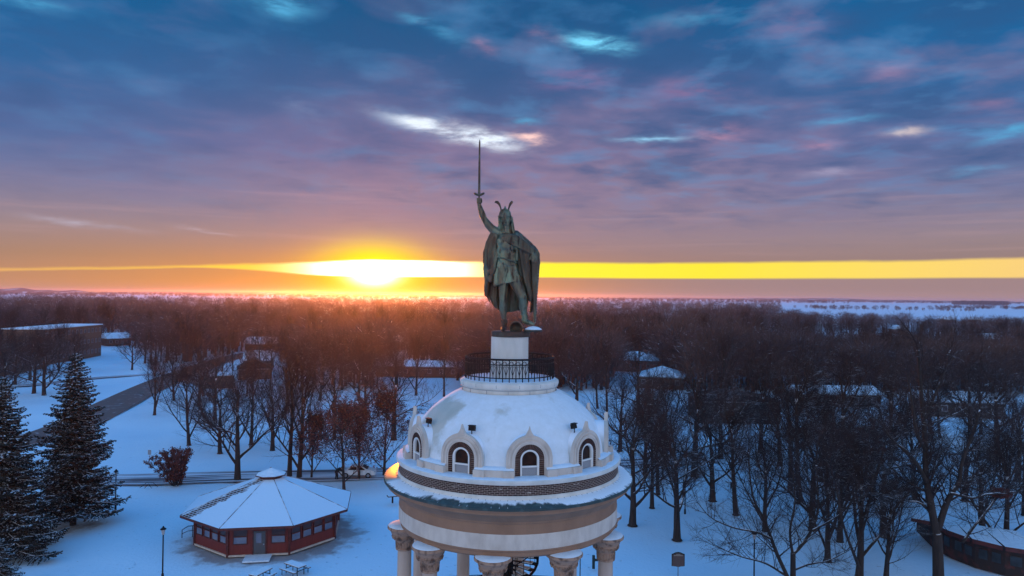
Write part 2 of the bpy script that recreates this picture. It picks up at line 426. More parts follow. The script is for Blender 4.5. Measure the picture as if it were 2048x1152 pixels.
    def mesh(s, name, mats, smooth=False):
        me = bpy.data.meshes.new(name)
        me.from_pydata([tuple(v) for v in s.v], [], s.f)
        if any(u is not None for u in s.uv):
            ul = me.uv_layers.new(name='UVMap'); d = []
            for f, u in zip(s.f, s.uv):
                d += ([c for p in u for c in p] if u is not None and len(u) == len(f) else [0.0]*(2*len(f)))
            ul.data.foreach_set('uv', d)
        for m in (mats if isinstance(mats, (list, tuple)) else [mats]): me.materials.append(m)
        me.polygons.foreach_set('material_index', s.mi)
        me.polygons.foreach_set('use_smooth', [smooth]*len(s.f))
        me.update(); return me
    def build(s, name, mats, parent=None, smooth=False, auto=None):
        me = s.mesh(name, mats, smooth)
        if smooth and auto: me.set_sharp_from_angle(angle=R(auto))
        o = bpy.data.objects.new(name, me); COL.objects.link(o); o.parent = parent
        return o
def remesh(o, vox, smooth=6, fac=.5, disp=None):
    m = o.modifiers.new('r', 'REMESH'); m.mode = 'VOXEL'; m.voxel_size = vox; m.use_smooth_shade = True
    if smooth:
        m2 = o.modifiers.new('s', 'SMOOTH'); m2.iterations = smooth; m2.factor = fac
    if disp:
        tx = bpy.data.textures.new('folds', 'CLOUDS'); tx.noise_scale = disp[1]; tx.noise_depth = 2
        m3 = o.modifiers.new('d', 'DISPLACE'); m3.texture = tx; m3.strength = disp[0]; m3.mid_level = .5
    dg = bpy.context.evaluated_depsgraph_get()
    me = bpy.data.meshes.new_from_object(o.evaluated_get(dg), preserve_all_data_layers=False, depsgraph=dg)
    mats = list(o.data.materials); o.modifiers.clear(); old = o.data; o.data = me; bpy.data.meshes.remove(old)
    if not len(me.materials):
        for x in mats: me.materials.append(x)
    me.polygons.foreach_set('use_smooth', [True]*len(me.polygons))
    return o
def kids(o): return [c for c in KID.get(o.name, [])]
KID = {}
def index_children(root):
    for c in bpy.data.objects:
        if c.parent: KID.setdefault(c.parent.name, [])
    KID.clear()
    for c in bpy.data.objects:
        if c.parent: KID.setdefault(c.parent.name, []).append(c)
def copy_tree(o, parent=None):
    c = o.copy(); COL.objects.link(c); c.parent = parent
    for ch in KID.get(o.name, []): copy_tree(ch, c)
    return c

# ================================================================== GROUND
def np_mesh(name, v, f, mats, mi=None, smooth=False):
    me = bpy.data.meshes.new(name)
    v = np.asarray(v, dtype=np.float32); f = np.asarray(f, dtype=np.int32); k = f.shape[1]
    me.vertices.add(len(v)); me.vertices.foreach_set('co', v.ravel())
    me.loops.add(f.size); me.loops.foreach_set('vertex_index', f.ravel())
    me.polygons.add(len(f)); me.polygons.foreach_set('loop_start', np.arange(0, f.size, k, dtype=np.int32))
    for m in (mats if isinstance(mats, (list, tuple)) else [mats]): me.materials.append(m)
    if mi is not None: me.polygons.foreach_set('material_index', np.asarray(mi, dtype=np.int32))
    if smooth: me.polygons.foreach_set('use_smooth', [True]*len(f))
    me.update(calc_edges=True); return me
HZ = 7000.0
gx = np.unique(np.concatenate([np.linspace(-HZ, -250, 28), np.linspace(-250, 250, 201), np.linspace(250, HZ, 28)]))
gy = np.unique(np.concatenate([np.linspace(-300, 40, 18), np.linspace(40, 300, 131), np.linspace(300, HZ, 45)]))
def gh(x, y):
    return (.10*np.sin(x*.21+1.3)*np.cos(y*.17)+.06*np.sin(x*.53+y*.31)+.03*np.sin(x*1.3-y*.9))-.13
GX, GY = np.meshgrid(gx, gy)
GZ = gh(GX, GY)*((np.abs(GX) < 260) & (GY < 310))
v = np.stack([GX.ravel(), GY.ravel(), GZ.ravel()], 1)
nx, ny = len(gx), len(gy)
ii, jj = np.meshgrid(np.arange(nx-1), np.arange(ny-1))
a = (jj*nx+ii).ravel()
f = np.stack([a, a+1, a+nx+1, a+nx], 1)
def ground_mat():
    m = mat('snow_ground', (.80, .84, .88), .8, 0, .15)
    b = m.node_tree.nodes['Principled BSDF']
    t = N(m, 'ShaderNodeTexCoord')
    n1 = N(m, 'ShaderNodeTexNoise', Scale=.05, Detail=8); L(m, t.outputs['Object'], n1.inputs['Vector'])
    n2 = N(m, 'ShaderNodeTexNoise', Scale=1.6, Detail=10, Roughness=.65); L(m, t.outputs['Object'], n2.inputs['Vector'])
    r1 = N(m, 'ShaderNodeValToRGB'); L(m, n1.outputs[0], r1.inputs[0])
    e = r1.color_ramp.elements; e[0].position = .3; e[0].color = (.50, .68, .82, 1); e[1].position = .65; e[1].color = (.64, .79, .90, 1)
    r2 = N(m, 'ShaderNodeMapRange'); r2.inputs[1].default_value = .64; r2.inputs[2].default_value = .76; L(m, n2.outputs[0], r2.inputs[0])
    x = N(m, 'ShaderNodeMix', _data_type='RGBA'); L(m, r2.outputs[0], x.inputs[0]); L(m, r1.outputs[0], x.inputs[6]); x.inputs[7].default_value = (.22, .19, .17, 1)
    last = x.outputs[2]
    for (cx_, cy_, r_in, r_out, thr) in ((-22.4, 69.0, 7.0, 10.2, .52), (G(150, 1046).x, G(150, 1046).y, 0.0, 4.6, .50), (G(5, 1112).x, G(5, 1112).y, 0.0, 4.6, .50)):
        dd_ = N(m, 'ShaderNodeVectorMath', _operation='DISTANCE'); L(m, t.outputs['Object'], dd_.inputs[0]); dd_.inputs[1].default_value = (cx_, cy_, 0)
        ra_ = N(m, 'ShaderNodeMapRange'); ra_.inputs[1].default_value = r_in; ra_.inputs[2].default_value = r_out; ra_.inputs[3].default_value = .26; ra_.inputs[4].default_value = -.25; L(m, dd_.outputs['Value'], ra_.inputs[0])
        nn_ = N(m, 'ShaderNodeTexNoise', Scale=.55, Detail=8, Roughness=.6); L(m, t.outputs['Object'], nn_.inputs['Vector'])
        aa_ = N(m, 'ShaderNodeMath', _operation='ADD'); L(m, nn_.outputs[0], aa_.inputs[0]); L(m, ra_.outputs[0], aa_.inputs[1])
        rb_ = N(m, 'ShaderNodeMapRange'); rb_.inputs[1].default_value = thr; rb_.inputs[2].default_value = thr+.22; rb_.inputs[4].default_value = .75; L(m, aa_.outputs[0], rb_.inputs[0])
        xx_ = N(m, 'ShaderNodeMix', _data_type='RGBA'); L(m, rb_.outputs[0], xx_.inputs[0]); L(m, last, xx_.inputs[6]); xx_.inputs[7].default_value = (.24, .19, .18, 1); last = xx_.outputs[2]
    L(m, last, b.inputs['Base Color'])
    n3 = N(m, 'ShaderNodeTexNoise', Scale=3.5, Detail=8); L(m, t.outputs['Object'], n3.inputs['Vector'])
    bp = N(m, 'ShaderNodeBump', Strength=.5, Distance=.16); L(m, n3.outputs[0], bp.inputs['Height'])
    vo = N(m, 'ShaderNodeTexVoronoi', Scale=1.3); L(m, t.outputs['Object'], vo.inputs['Vector'])
    nf = N(m, 'ShaderNodeTexNoise', Scale=.09, Detail=3, Distortion=1.5); L(m, t.outputs['Object'], nf.inputs['Vector'])
    rc = N(m, 'ShaderNodeMapRange'); rc.inputs[1].default_value = .02; rc.inputs[2].default_value = .16; L(m, vo.outputs['Distance'], rc.inputs[0])
    rd = N(m, 'ShaderNodeMapRange'); rd.inputs[1].default_value = .50; rd.inputs[2].default_value = .56; rd.inputs[3].default_value = 0; L(m, nf.outputs[0], rd.inputs[0])
    b2 = N(m, 'ShaderNodeBump', Distance=.15); L(m, rd.outputs[0], b2.inputs['Strength']); L(m, rc.outputs[0], b2.inputs['Height']); L(m, bp.outputs[0], b2.inputs['Normal'])
    L(m, b2.outputs[0], b.inputs['Normal'])
    return m
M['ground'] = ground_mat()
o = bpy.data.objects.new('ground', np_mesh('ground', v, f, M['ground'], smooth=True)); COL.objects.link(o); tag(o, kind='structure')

def strip(name, pts, width, m, z=.06, sub=8, kind='structure'):
    P = []
    n = len(pts)
    for i in range(n-1):
        p0, p1, p2, p3 = pts[max(i-1, 0)], pts[i], pts[i+1], pts[min(i+2, n-1)]
        for k in range(sub):
            t = k/sub
            P.append(.5*((2*p1)+(p2-p0)*t+(2*p0-5*p1+4*p2-p3)*t*t+(3*p1-p0-3*p2+p3)*t**3))
    P.append(pts[-1])
    mb = MB(); L_ = 0; prev = None; K_ = 4
    for i, p in enumerate(P):
        t = (P[min(i+1, len(P)-1)]-P[max(i-1, 0)]).normalized(); s = Vector((-t.y, t.x, 0))
        if prev is not None: L_ += (p-prev).length
        prev = p
        for k in range(K_+1):
            w = width*(k/K_-.5); q_ = p+s*w
            mb.v.append(Vector((q_.x, q_.y, z)))
        if i:
            b = i*(K_+1)
            for k in range(K_):
                mb.face((b+k, b+k-K_-1, b+k-K_, b+k+1), [(L_, width*k/K_), (L0, width*k/K_), (L0, width*(k+1)/K_), (L_, width*(k+1)/K_)])
        L0 = L_
    o = mb.build(name, m); tag(o, kind=kind); return o
strip('road', [G(-60, 965), G(120, 962), G(300, 959), G(480, 953), G(640, 951), G(775, 947), G(1000, 940), G(1200, 930), G(1420, 915)], 5.6, M['road'], .045)
strip('road', [G(-60, 905), G(120, 862), G(235, 806), G(320, 766), G(400, 735), G(470, 714), G(560, 698), G(700, 690)], 8.3, M['road2'], .05)
strip('path', [G(-40, 775), G(60, 770), G(150, 760), G(240, 752), G(330, 748)], 4.0, M['road'], .042)

# ================================================================== TREES
rng = random.Random(7)
def grow_tree(seed, h, kind='oak', detail=1.0, leaves=0.0, manual=None):
    """a leafless tree: trunk with limbs, and a crown of branches and twigs"""
    r = random.Random(seed)
    tr = MB(); cr = MB()
    P = dict(oak=dict(trunk=.30, n1=9, ang=(45, 80), l1=.46, tr=.024, up=.10, wob=.30),
             vase=dict(trunk=.20, n1=8, ang=(18, 45), l1=.62, tr=.020, up=.16, wob=.20),
             tall=dict(trunk=.45, n1=13, ang=(30, 65), l1=.33, tr=.017, up=.18, wob=.22),
             small=dict(trunk=.22, n1=9, ang=(25, 55), l1=.50, tr=.016, up=.16, wob=.25),
             twist=dict(trunk=.24, n1=7, ang=(40, 85), l1=.55, tr=.026, up=.08, wob=.45))[kind]
    tiplv = 4
    leaf = []
    def branch(p, d, ln, rad, lv):
        n = 2 if lv >= 4 else 3 if lv == 3 else (5 if lv == 2 else 7)
        pts = [p.copy()]; rr = [rad]; dd = d.normalized()
        tipr = max(rad*(.30 if lv else .42), .0075 if lv < 4 else .0045)
        for i in range(n):
            w = P['wob']*(1.0 if lv else .25)
            dd = (dd+Vector((r.uniform(-1, 1), r.uniform(-1, 1), r.uniform(-1, 1)))*w*.5+Vector((0, 0, P['up']*.6*(1 if lv > 0 else .6)))).normalized()
            if p.z+ln*dd.z < 1.5 and lv > 0: dd.z = abs(dd.z)
            pts.append(pts[-1]+dd*(ln/n)); rr.append(rad+(tipr-rad)*((i+1)/n)**.8)
        sides = (9, 6, 4, 3, 3)[min(lv, 4)]
        if lv == 0:
            pts.insert(1, pts[0].lerp(pts[1], .12)); rr[0] = rad*1.45; rr.insert(1, rad*1.05)
        (tr if lv <= 1 else cr).tube(pts, rr, sides, cap=lv == 0)
        if lv >= tiplv:
            if leaves and r.random() < leaves: leaf.append((pts[-1], dd))
            return
        if lv == 0: nc = P['n1']
        else: nc = int((0, 8.5, 7.5, 6.0)[lv]*detail+r.random())
        for k in range(nc):
            if lv == 0: t = P['trunk']+(1-P['trunk'])*((k+.3)/nc)
            else: t = .18+.82*((k+r.random())/nc)
            x = t*(len(pts)-1); i = min(int(x), len(pts)-2); fr = x-i
            q_ = pts[i].lerp(pts[i+1], fr); base = (pts[i+1]-pts[i]).normalized()
            if lv == 0:
                an = R(r.uniform(*P['ang'])*(1.0-.45*(k/nc))); az = k*2.4+r.uniform(-.4, .4)
                side = Vector((math.cos(az), math.sin(az), 0))
                nd = base*math.cos(an)+side*math.sin(an)
                nl = h*P['l1']*(1-.45*(k/nc))*r.uniform(.8, 1.15)
                nr = rr[i]*r.uniform(.45, .62)
            else:
                an = R(r.uniform(25, 65)); side = base.orthogonal().normalized()
                side.rotate(Matrix.Rotation(r.uniform(0, 2*PI), 3, base))
                nd = base*math.cos(an)+side*math.sin(an); nl = ln*r.uniform(.38, .62)*(1.1-.4*t)
                nr = max(rr[i]*.5, .010 if lv < 3 else .0062)
            branch(q_, nd, nl, nr, lv+1)
        if lv > 0: # leader goes on
            branch(pts[-1], dd, ln*.45, tipr, lv+1)
        else:
            for s_ in range(3):
                nd = (dd+Vector((r.uniform(-1, 1), r.uniform(-1, 1), .3))*.55).normalized(); branch(pts[-1], nd, h*.26, tipr*.8, 1)
    if manual:
        for li, (poly, r0, r1) in enumerate(manual):
            n = len(poly); pts = [poly[0]]
            for i in range(n-1):
                p0, p1, p2, p3 = poly[max(i-1, 0)], poly[i], poly[i+1], poly[min(i+2, n-1)]
                for k in range(1, 5):
                    t = k/4; pts.append(.5*((2*p1)+(p2-p0)*t+(2*p0-5*p1+4*p2-p3)*t*t+(3*p1-p0-3*p2+p3)*t**3))
            rr = [r0+(r1-r0)*(k/(len(pts)-1)) for k in range(len(pts))]
            if li == 0: rr[0] *= 1.35
            tr.tube(pts, rr, 10)
            if li == 0: continue
            ln = sum((b_-a_).length for a_, b_ in zip(pts, pts[1:]))
            nc = int(ln*2.3)
            for k in range(nc):
                t = .12+.88*(k+r.random())/nc; x = min(t, .999)*(len(pts)-1); i = int(x); q_ = pts[i].lerp(pts[i+1], x-i); bs = (pts[i+1]-pts[i]).normalized()
                sd_ = bs.orthogonal().normalized(); sd_.rotate(Matrix.Rotation(r.uniform(0, 2*PI), 3, bs)); an = R(r.uniform(30, 70))
                branch(q_, bs*math.cos(an)+sd_*math.sin(an)+Vector((0, 0, .12)), r.uniform(1.6, 3.4)*(1.15-.4*t), max(rr[i]*.4, .03), 2)
            branch(pts[-1], pts[-1]-pts[-2], 2.6, r1, 2)
        return tr, cr
    branch(Vector((0, 0, -.15)), Vector((r.uniform(-.06, .06), r.uniform(-.06, .06), 1)), h*(.54 if kind in ('oak', 'twist') else .60 if kind != 'tall' else .70), h*P['tr'], 0)
    cr.cur = 1
    for p, d in leaf:
        for _ in range(2):
            c = p+Vector((r.uniform(-.12, .12), r.uniform(-.12, .12), r.uniform(-.18, .05))); s = r.uniform(.05, .11)
            a = Vector((r.uniform(-1, 1), r.uniform(-1, 1), r.uniform(-1, 1))).normalized(); b_ = a.orthogonal().normalized()
            cr.quad([c-a*s, c+b_*s*.6, c+a*s, c-b_*s*.6])
    return tr, cr
def tree_proto(seed, h, kind, detail=1.0, leaves=0.0):
    tr, cr = grow_tree(seed, h, kind, detail, leaves)
    return dict(h=h, t=tr.mesh('trunk', M['bark'], True), c=cr.mesh('crown', [M['twig'], M['leaf']]), used=False)
PROTO = {'oakA': tree_proto(11, 15, 'oak'), 'oakB': tree_proto(12, 15, 'oak', .95), 'oakC': tree_proto(29, 14, 'oak', 1.0),
         'vaseA': tree_proto(13, 15, 'vase'), 'vaseB': tree_proto(14, 14, 'vase', 1.05), 'tallA': tree_proto(15, 17, 'tall', .9),
         'tallB': tree_proto(16, 16, 'tall', .9), 'smallA': tree_proto(17, 8.5, 'small', .85, .9), 'smallB': tree_proto(18, 8.5, 'small', .85, .5),
         'twistB': tree_proto(21, 14, 'twist', 1.0)}
NTREE = 0
OCC = []
def tree(kind, loc, h=None, rz=None, label=None, group=None, sxy=1.0):
    global NTREE
    p = PROTO[kind]; sc = (h or p['h'])/p['h']
    o = empty('bare_tree', (loc[0], loc[1], 0), rng.uniform(0, 6.28) if rz is None else rz, label, 'tree', group)
    o.scale = (sc*sxy, sc*sxy, sc)
    for nm, me in (('trunk', p['t']), ('crown', p['c'])):
        c = bpy.data.objects.new(nm, me); COL.objects.link(c); c.parent = o
    NTREE += 1; OCC.append((loc[0], loc[1])); return o
near = [ # base
 
 (1680, 1082, 12, 'vaseA', 'bare tree just below the massive straight trunk'), 
 (1742, 992, 13, 'oakA', 'bare tree right beside the massive straight trunk'),
 (1965, 1062, 11, 'oakC', 'bare tree growing close behind the nest'), 
 (1640, 960, 13, 'oakB', 'bare tree between the two close trees and the massive trunk'), (1560, 930, 12, 'oakA', 'bare tree in the snow below the corner of the dark shed'),
 (1330, 930, 13, 'vaseA', 'bare tree in the gap between the dome and the dark shed'), (1290, 950, 13, 'oakB', 'bare tree right of the dome in the second row'),
 (60, 758, 15, 'oakB', 'bare tree hiding the left wing of the brick building'), (90, 748, 14, 'oakA', 'bare tree where the brick building meets its lower wing'),
 (10, 745, 15, 'oakB', 'bare tree at the left edge close to the brick wing'),
 (8, 806, 14, 'oakB', 'bare tree at the left edge above the cut off spruce'), (30, 768, 15, 'oakA', 'bare tree before the left end of the brick building'),
 (118, 742, 14, 'vaseA', 'thin bare tree against the middle of the brick building'), (150, 738, 13, 'oakC', 'thin bare tree against the right half of the brick building'),
 (-12, 770, 15, 'oakC', 'bare tree cut by the left edge before the brick building'), (348, 800, 12, 'vaseB', 'small bare tree between the road bend and the street'),
 (440, 905, 12, 'oakC', 'low bare tree left of the thick oak behind the pavilion'), (545, 900, 13, 'oakB', 'bare tree seen just left of the tallest one behind the pavilion'),
 (1425, 1000, 12, 'oakB', 'bare tree with drooping twigs right of the lamp above the plaque sign'), (1625, 1060, 13, 'oakC', 'spreading bare tree left of the massive straight trunk'),
 (1830, 1000, 12, 'vaseB', 'fine twigged bare tree in the clearing above the curved shelter'), (1930, 1000, 12, 'oakB', 'round bare tree in the clearing left of the brown nest'),
 (2035, 960, 13, 'oakA', 'bare tree at the right edge above the nest'), # px, base py, height, kind, label
 (68, 786, 16, 'oakA', 'left bare tree of the two with pale limbs before the brick building'),
 (88, 790, 16, 'twistB', 'right bare tree of the two with pale limbs before the brick building'),
 (264, 739, 12, 'oakC', 'lone round bare tree on the snow right of the long brick building'),
 (290, 726, 13, 'oakB', 'bare tree standing close behind the lone round tree near the brick building'),
 (309, 829, 12, 'vaseA', 'bare tree with a fine rounded crown beside the brown road bend'),
 (378, 889, 13, 'vaseB', 'slender bare tree behind the red leaved shrub'),
 (475, 960, 15.5, 'oakB', 'thick trunked bare oak directly behind the left side of the red pavilion'),
 (502, 888, 13.5, 'vaseA', 'bare vase shaped tree behind the thick oak near the pavilion roof'),
 (579, 953, 17, 'tallB', 'tallest straight bare tree right behind the pavilion peak'),
 (598, 955, 15.5, 'vaseB', 'tall bare tree standing close to the right of the tallest one behind the pavilion'),
 (623, 955, 8.5, 'smallA', 'small reddish tree behind the right slope of the pavilion roof'),
 (688, 977, 11, 'smallB', 'leafy twigged small tree in front of the parked white car'),
 (718, 958, 10, 'smallA', 'small reddish tree at the bonnet of the parked white car'),
 (768, 951, 11.5, 'smallB', 'small forked tree nearest the left edge of the monument'),
 (669, 880, 15, 'tallA', 'slim straight bare tree across the street behind the parked car'),
 (788, 878, 16, 'oakA', 'spreading bare oak with snowy limbs left of the monument dome'),
 (407, 792, 12, 'oakC', 'bare tree beside the end of the brown road'), (494, 792, 13, 'tallB', 'thin bare tree in front of the dark gabled garage'),
 (540, 780, 14, 'tallA', 'bare tree at the right corner of the dark gabled garage'), (794, 773, 15, 'oakB', 'bare tree before the long low house left of the monument'),
 (888, 792, 14, 'tallB', 'bare tree rising left of the platform railing'), (915, 760, 13, 'oakC', 'bare tree touching the platform railing on its left'),
 (832, 790, 14, 'vaseA', 'bare tree before the snowy flat roof left of the railing'),
 (1195, 816, 14, 'tallA', 'bare tree rising behind the right slope of the dome'), (1214, 829, 15, 'tallB', 'bare tree just right of the dome, second from its slope'),
 (1277, 842, 16, 'oakA', 'big bare tree before the hip roofed brick house'), (1447, 795, 15, 'vaseA', 'bare tree behind the dark windowless shed'),
 (1265, 1048, 14.5, 'oakC', 'bare tree nearest the right edge of the monument cornice'), (1304, 1014, 13, 'tallB', 'thin bare tree second right of the monument'),
 (1316, 987, 13, 'tallA', 'thin bare tree third right of the monument, farther back'), (1354, 1077, 14, 'oakB', 'bare oak with a few brown leaves above the plaque sign'),
 (1389, 951, 16, 'oakA', 'bare tree with straight bare trunk behind the street lamp on the right'), (1472, 1028, 13, 'tallA', 'straight bare tree between the plaque sign and the dark shed'),
 (1581, 979, 14, 'tallB', 'slimmer of the two close bare trees below the low hedge'), (1600, 1005, 17, 'tallA', 'thicker of the two close bare trees below the low hedge'),
 (1690, 998, 18, 'oakC', 'massive straight trunked bare tree to the right of the low hedge'), (1718, 1158, 13, 'vaseA', 'slim upright bare tree at the bottom edge left of the curved shelter'),
 (1766, 1072, 12, 'oakB', 'bare forked tree behind the left tip of the curved shelter'),
 (1655, 1120, 11, 'vaseB', 'low many stemmed bare tree between the two big trees at the bottom right'), (1772, 1158, 9, 'vaseB', 'thin young bare tree at the bottom edge beside the huge twisted tree'),
 (1860, 877, 15, 'oakA', 'bare tree at the far side of the clearing, leftmost of its row'), (1880, 875, 14, 'tallA', 'bare tree at the far side of the clearing, second of its row'),
 (1940, 877, 16, 'oakB', 'bare tree at the far side of the clearing, third of its row'), (1962, 868, 15, 'tallB', 'bare tree at the far side of the clearing, last of its row'),
 (2052, 1030, 13, 'twistB', 'dense bare tree at the right edge above the shelter roof'), (2010, 1110, 12, 'vaseA', 'bare tree growing behind the right half of the curved shelter'),
 (1995, 905, 15, 'oakC', 'bare tree right of the small park bench'), (1240, 900, 13, 'oakB', 'bare tree peeping over the right side of the dome'),
 (1520, 905, 14, 'vaseB', 'bare tree below the dark windowless shed'), (1780, 930, 15, 'vaseA', 'bare tree between the big straight trunk and the clearing'),
 (1440, 915, 14, 'oakC', 'bare tree in front of the left end of the dark shed'), (1650, 925, 14, 'oakB', 'bare tree in front of the long low hedge'),
 (1530, 1060, 10, 'vaseA', 'low bare tree between the street lamp and the dark shed'), (430, 840, 14, 'oakA', 'bare tree between the brown road and the street'),
 (640, 800, 15, 'vaseB', 'bare tree before the green spruce behind the street'), (730, 830, 14, 'oakC', 'bare tree between the spruce and the long low house'),
]
for px, py, h, k, lb in near:
    tree(k, G(px, py), h, label=lb, sxy=1.28 if px > 1380 and py > 890 else 1.1)

def manual_tree(seed, bpx, bpy_, kind, limbs, label):
    base = G(bpx, bpy_); rr_ = random.Random(seed)
    L_ = []
    for (pp_, r0, r1, dy) in limbs:
        q3 = []
        for j, (a_, b_) in enumerate(pp_):
            y_ = dy[0]+(dy[1]-dy[0])*j/(len(pp_)-1); d_ = ray(a_, b_); t_ = (base.y+y_)/d_.y
            q3.append(Vector((d_.x*t_-base.x, y_, max(CAMZ+d_.z*t_, -.1))))
        L_.append((q3, r0, r1))
    tr, cr = grow_tree(seed, 14, kind, 1.0, 0, L_)
    o = empty('bare_tree', (base.x, base.y, 0), 0, label, 'tree')
    tr.build('trunk', M['bark'], o, True); cr.build('crown', [M['twig'], M['leaf']], o)
    OCC.append((base.x, base.y))
manual_tree(41, 1877, 1172, 'twist', [
    ([(1877, 1175), (1876, 1120), (1874, 1066)], .44, .36, (0, 0)),
    ([(1874, 1075), (1862, 1010), (1852, 950), (1850, 870), (1842, 780), (1836, 700)], .32, .10, (0, .5)),
    ([(1854, 965), (1835, 930), (1815, 905), (1790, 885), (1770, 860)], .17, .06, (0, -1.5)),
    ([(1850, 900), (1832, 860), (1824, 800), (1815, 750)], .14, .05, (0, -2)),
    ([(1876, 1060), (1890, 1015), (1903, 987), (1918, 962), (1925, 920), (1946, 868), (1960, 820)], .27, .07, (0, .8)),
    ([(1903, 987), (1925, 992), (1945, 996), (1972, 989), (2002, 986), (2030, 984)], .13, .06, (0, 3.2)),
    ([(1925, 1085), (1950, 1050), (1975, 1020), (2000, 985)], .12, .09, (1.5, 3.2)),
    ([(1850, 1012), (1835, 1004), (1818, 1003)], .09, .05, (0, -.6)),
    ([(1848, 840), (1870, 790), (1890, 740), (1900, 700)], .12, .04, (0, 1.6)),
], 'huge twisted bare tree standing before the curved dark shelter')
manual_tree(42, 1588, 1172, 'oak', [
    ([(1586, 1176), (1586, 1140), (1586, 1106)], .24, .20, (0, 0)),
    ([(1586, 1108), (1602, 1092), (1622, 1062), (1634, 1030), (1636, 985), (1632, 930)], .15, .05, (0, .8)),
    ([(1578, 1160), (1555, 1110), (1540, 1070), (1526, 1035), (1508, 1000), (1500, 955), (1497, 905)], .16, .05, (0, 1)),
    ([(1543, 1078), (1512, 1064), (1470, 1056), (1430, 1040), (1412, 1026)], .10, .035, (0, -1)),
    ([(1586, 1112), (1580, 1062), (1590, 1005), (1586, 945)], .12, .04, (0, -1)),
    ([(1570, 1150), (1530, 1126), (1485, 1114), (1450, 1100)], .10, .035, (0, -2)),
    ([(1622, 1062), (1655, 1045), (1690, 1020), (1710, 985)], .09, .03, (0, -1)),
    ([(1588, 1140), (1620, 1128), (1655, 1122), (1690, 1105)], .09, .03, (0, -1.5)),
], 'wide bare tree with curving limbs at the bottom edge, right of the plaque sign')
# conifers
def spruce_mesh(seed, h, r0, nb=150, skirt=.06):
    r = random.Random(seed); tr = MB(); cr = MB(); br = MB()
    tr.tube([(0, 0, -.1), (0, 0, h*.5), (0, 0, h*.97)], [h*.018, h*.011, .02], 8)
    for i in range(nb):
        t = ((i+.5)/nb); z = h*(skirt+(1-skirt)*t**.92*.985)
        az = i*2.399+r.uniform(-.3, .3); fr = 1-(z/h)
        ln = r0*(fr**.74)*r.uniform(.66, 1.16)+.12
        droop = -.22*ln*(fr+.2); rise = .10*ln
        ds = Vector((math.cos(az), math.sin(az), 0)); sd_ = Vector((-ds.y, ds.x, 0))
        n = max(3, int(ln/.20))
        pts = []
        for k in range(n+1):
            u = k/n; pts.append(Vector((0, 0, z))+ds*ln*u+Vector((0, 0, droop*math.sin(u*PI*.6)*1.2+rise*u*u*1.5)))
        cr.cur = 2; cr.tube(pts[::max(1, n//3)], [.04*(1-.8*k/len(pts[::max(1, n//3)])) for k in range(len(pts[::max(1, n//3)]))], 3, cap=False)
        for k in range(1, n+1):
            u = k/n; p = pts[k]
            w = ln*.42*(1.08-u)**.7*(.35+.65*min(1, u*3))+.10
            for sgn in (-1, 1):
                for q2 in range(2):
                    L2 = w*r.uniform(.6, 1.1); dd = (ds*r.uniform(.35, .8)+sd_*sgn+Vector((0, 0, r.uniform(-.28, .12)))).normalized()
                    pp = p+Vector((r.uniform(-.06, .06), r.uniform(-.06, .06), r.uniform(-.08, .05)))
                    m = max(1, int(L2/.17))
                    for s_ in range(m):
                        a0 = pp+dd*(L2*s_/m); a1 = pp+dd*(L2*(s_+1.25)/m)+Vector((0, 0, r.uniform(-.05, .02)))
                        wd = r.uniform(.05, .09); side = dd.cross(Vector((r.uniform(-.5, .5), r.uniform(-.5, .5), 1))).normalized()*wd
                        mid = a0.lerp(a1, .45)
                        cr.cur = 0
                        cr.quad([a0, mid-side, a1, mid+side]); cr.quad([a0, mid-Vector((0, 0, wd)), a1, mid+Vector((0, 0, wd*.6))])
                        if r.random() < .23:
                            cr.cur = 1; z1 = Vector((0, 0, .035)); k2 = r.uniform(.7, 1.1)
                            cr.quad([a0+z1, mid-side*k2+z1, a1+z1, mid+side*k2+z1*1.8])
            if k == n:
                cr.cur = 0
                for _ in range(2): cr.quad([p, p+ds*.12+sd_*.05, p+ds*.28, p+ds*.12-sd_*.05])
    return tr.mesh('trunk', M['bark'], True), cr.mesh('crown', [M['needle'], M['needlesnow'], M['bark']])
def put_spruce(meshes, loc, sc=1.0, rz=0.0, label=None, group=None, name='spruce_tree', wide=1.0):
    o = empty(name, (loc[0], loc[1], 0), rz, label, 'tree', group); o.scale = (sc*wide, sc*wide, sc)
    for nm, me in (('trunk', meshes[0]), ('crown', meshes[1])):
        c = bpy.data.objects.new(nm, me); COL.objects.link(c); c.parent = o
    OCC.append((loc[0], loc[1])); return o
SP1 = spruce_mesh(3, 17.0, 4.9, 250, .10)
SP2 = spruce_mesh(5, 15.6, 5.2, 230, .08)
SP3 = spruce_mesh(8, 12.0, 2.7, 110, .05)
put_spruce(SP1, G(146, 1048), 1.0, .4, 'big dark spruce dusted with snow, whole crown in view on the left')
put_spruce(SP2, G(-2, 1112), 1.0, 1.0, 'dark spruce cut off by the left edge of the photo')
put_spruce(SP3, G(-5, 1190), .36, 0, 'low snow dusted evergreen shrub in the bottom left corner', name='evergreen_shrub', wide=2.1)
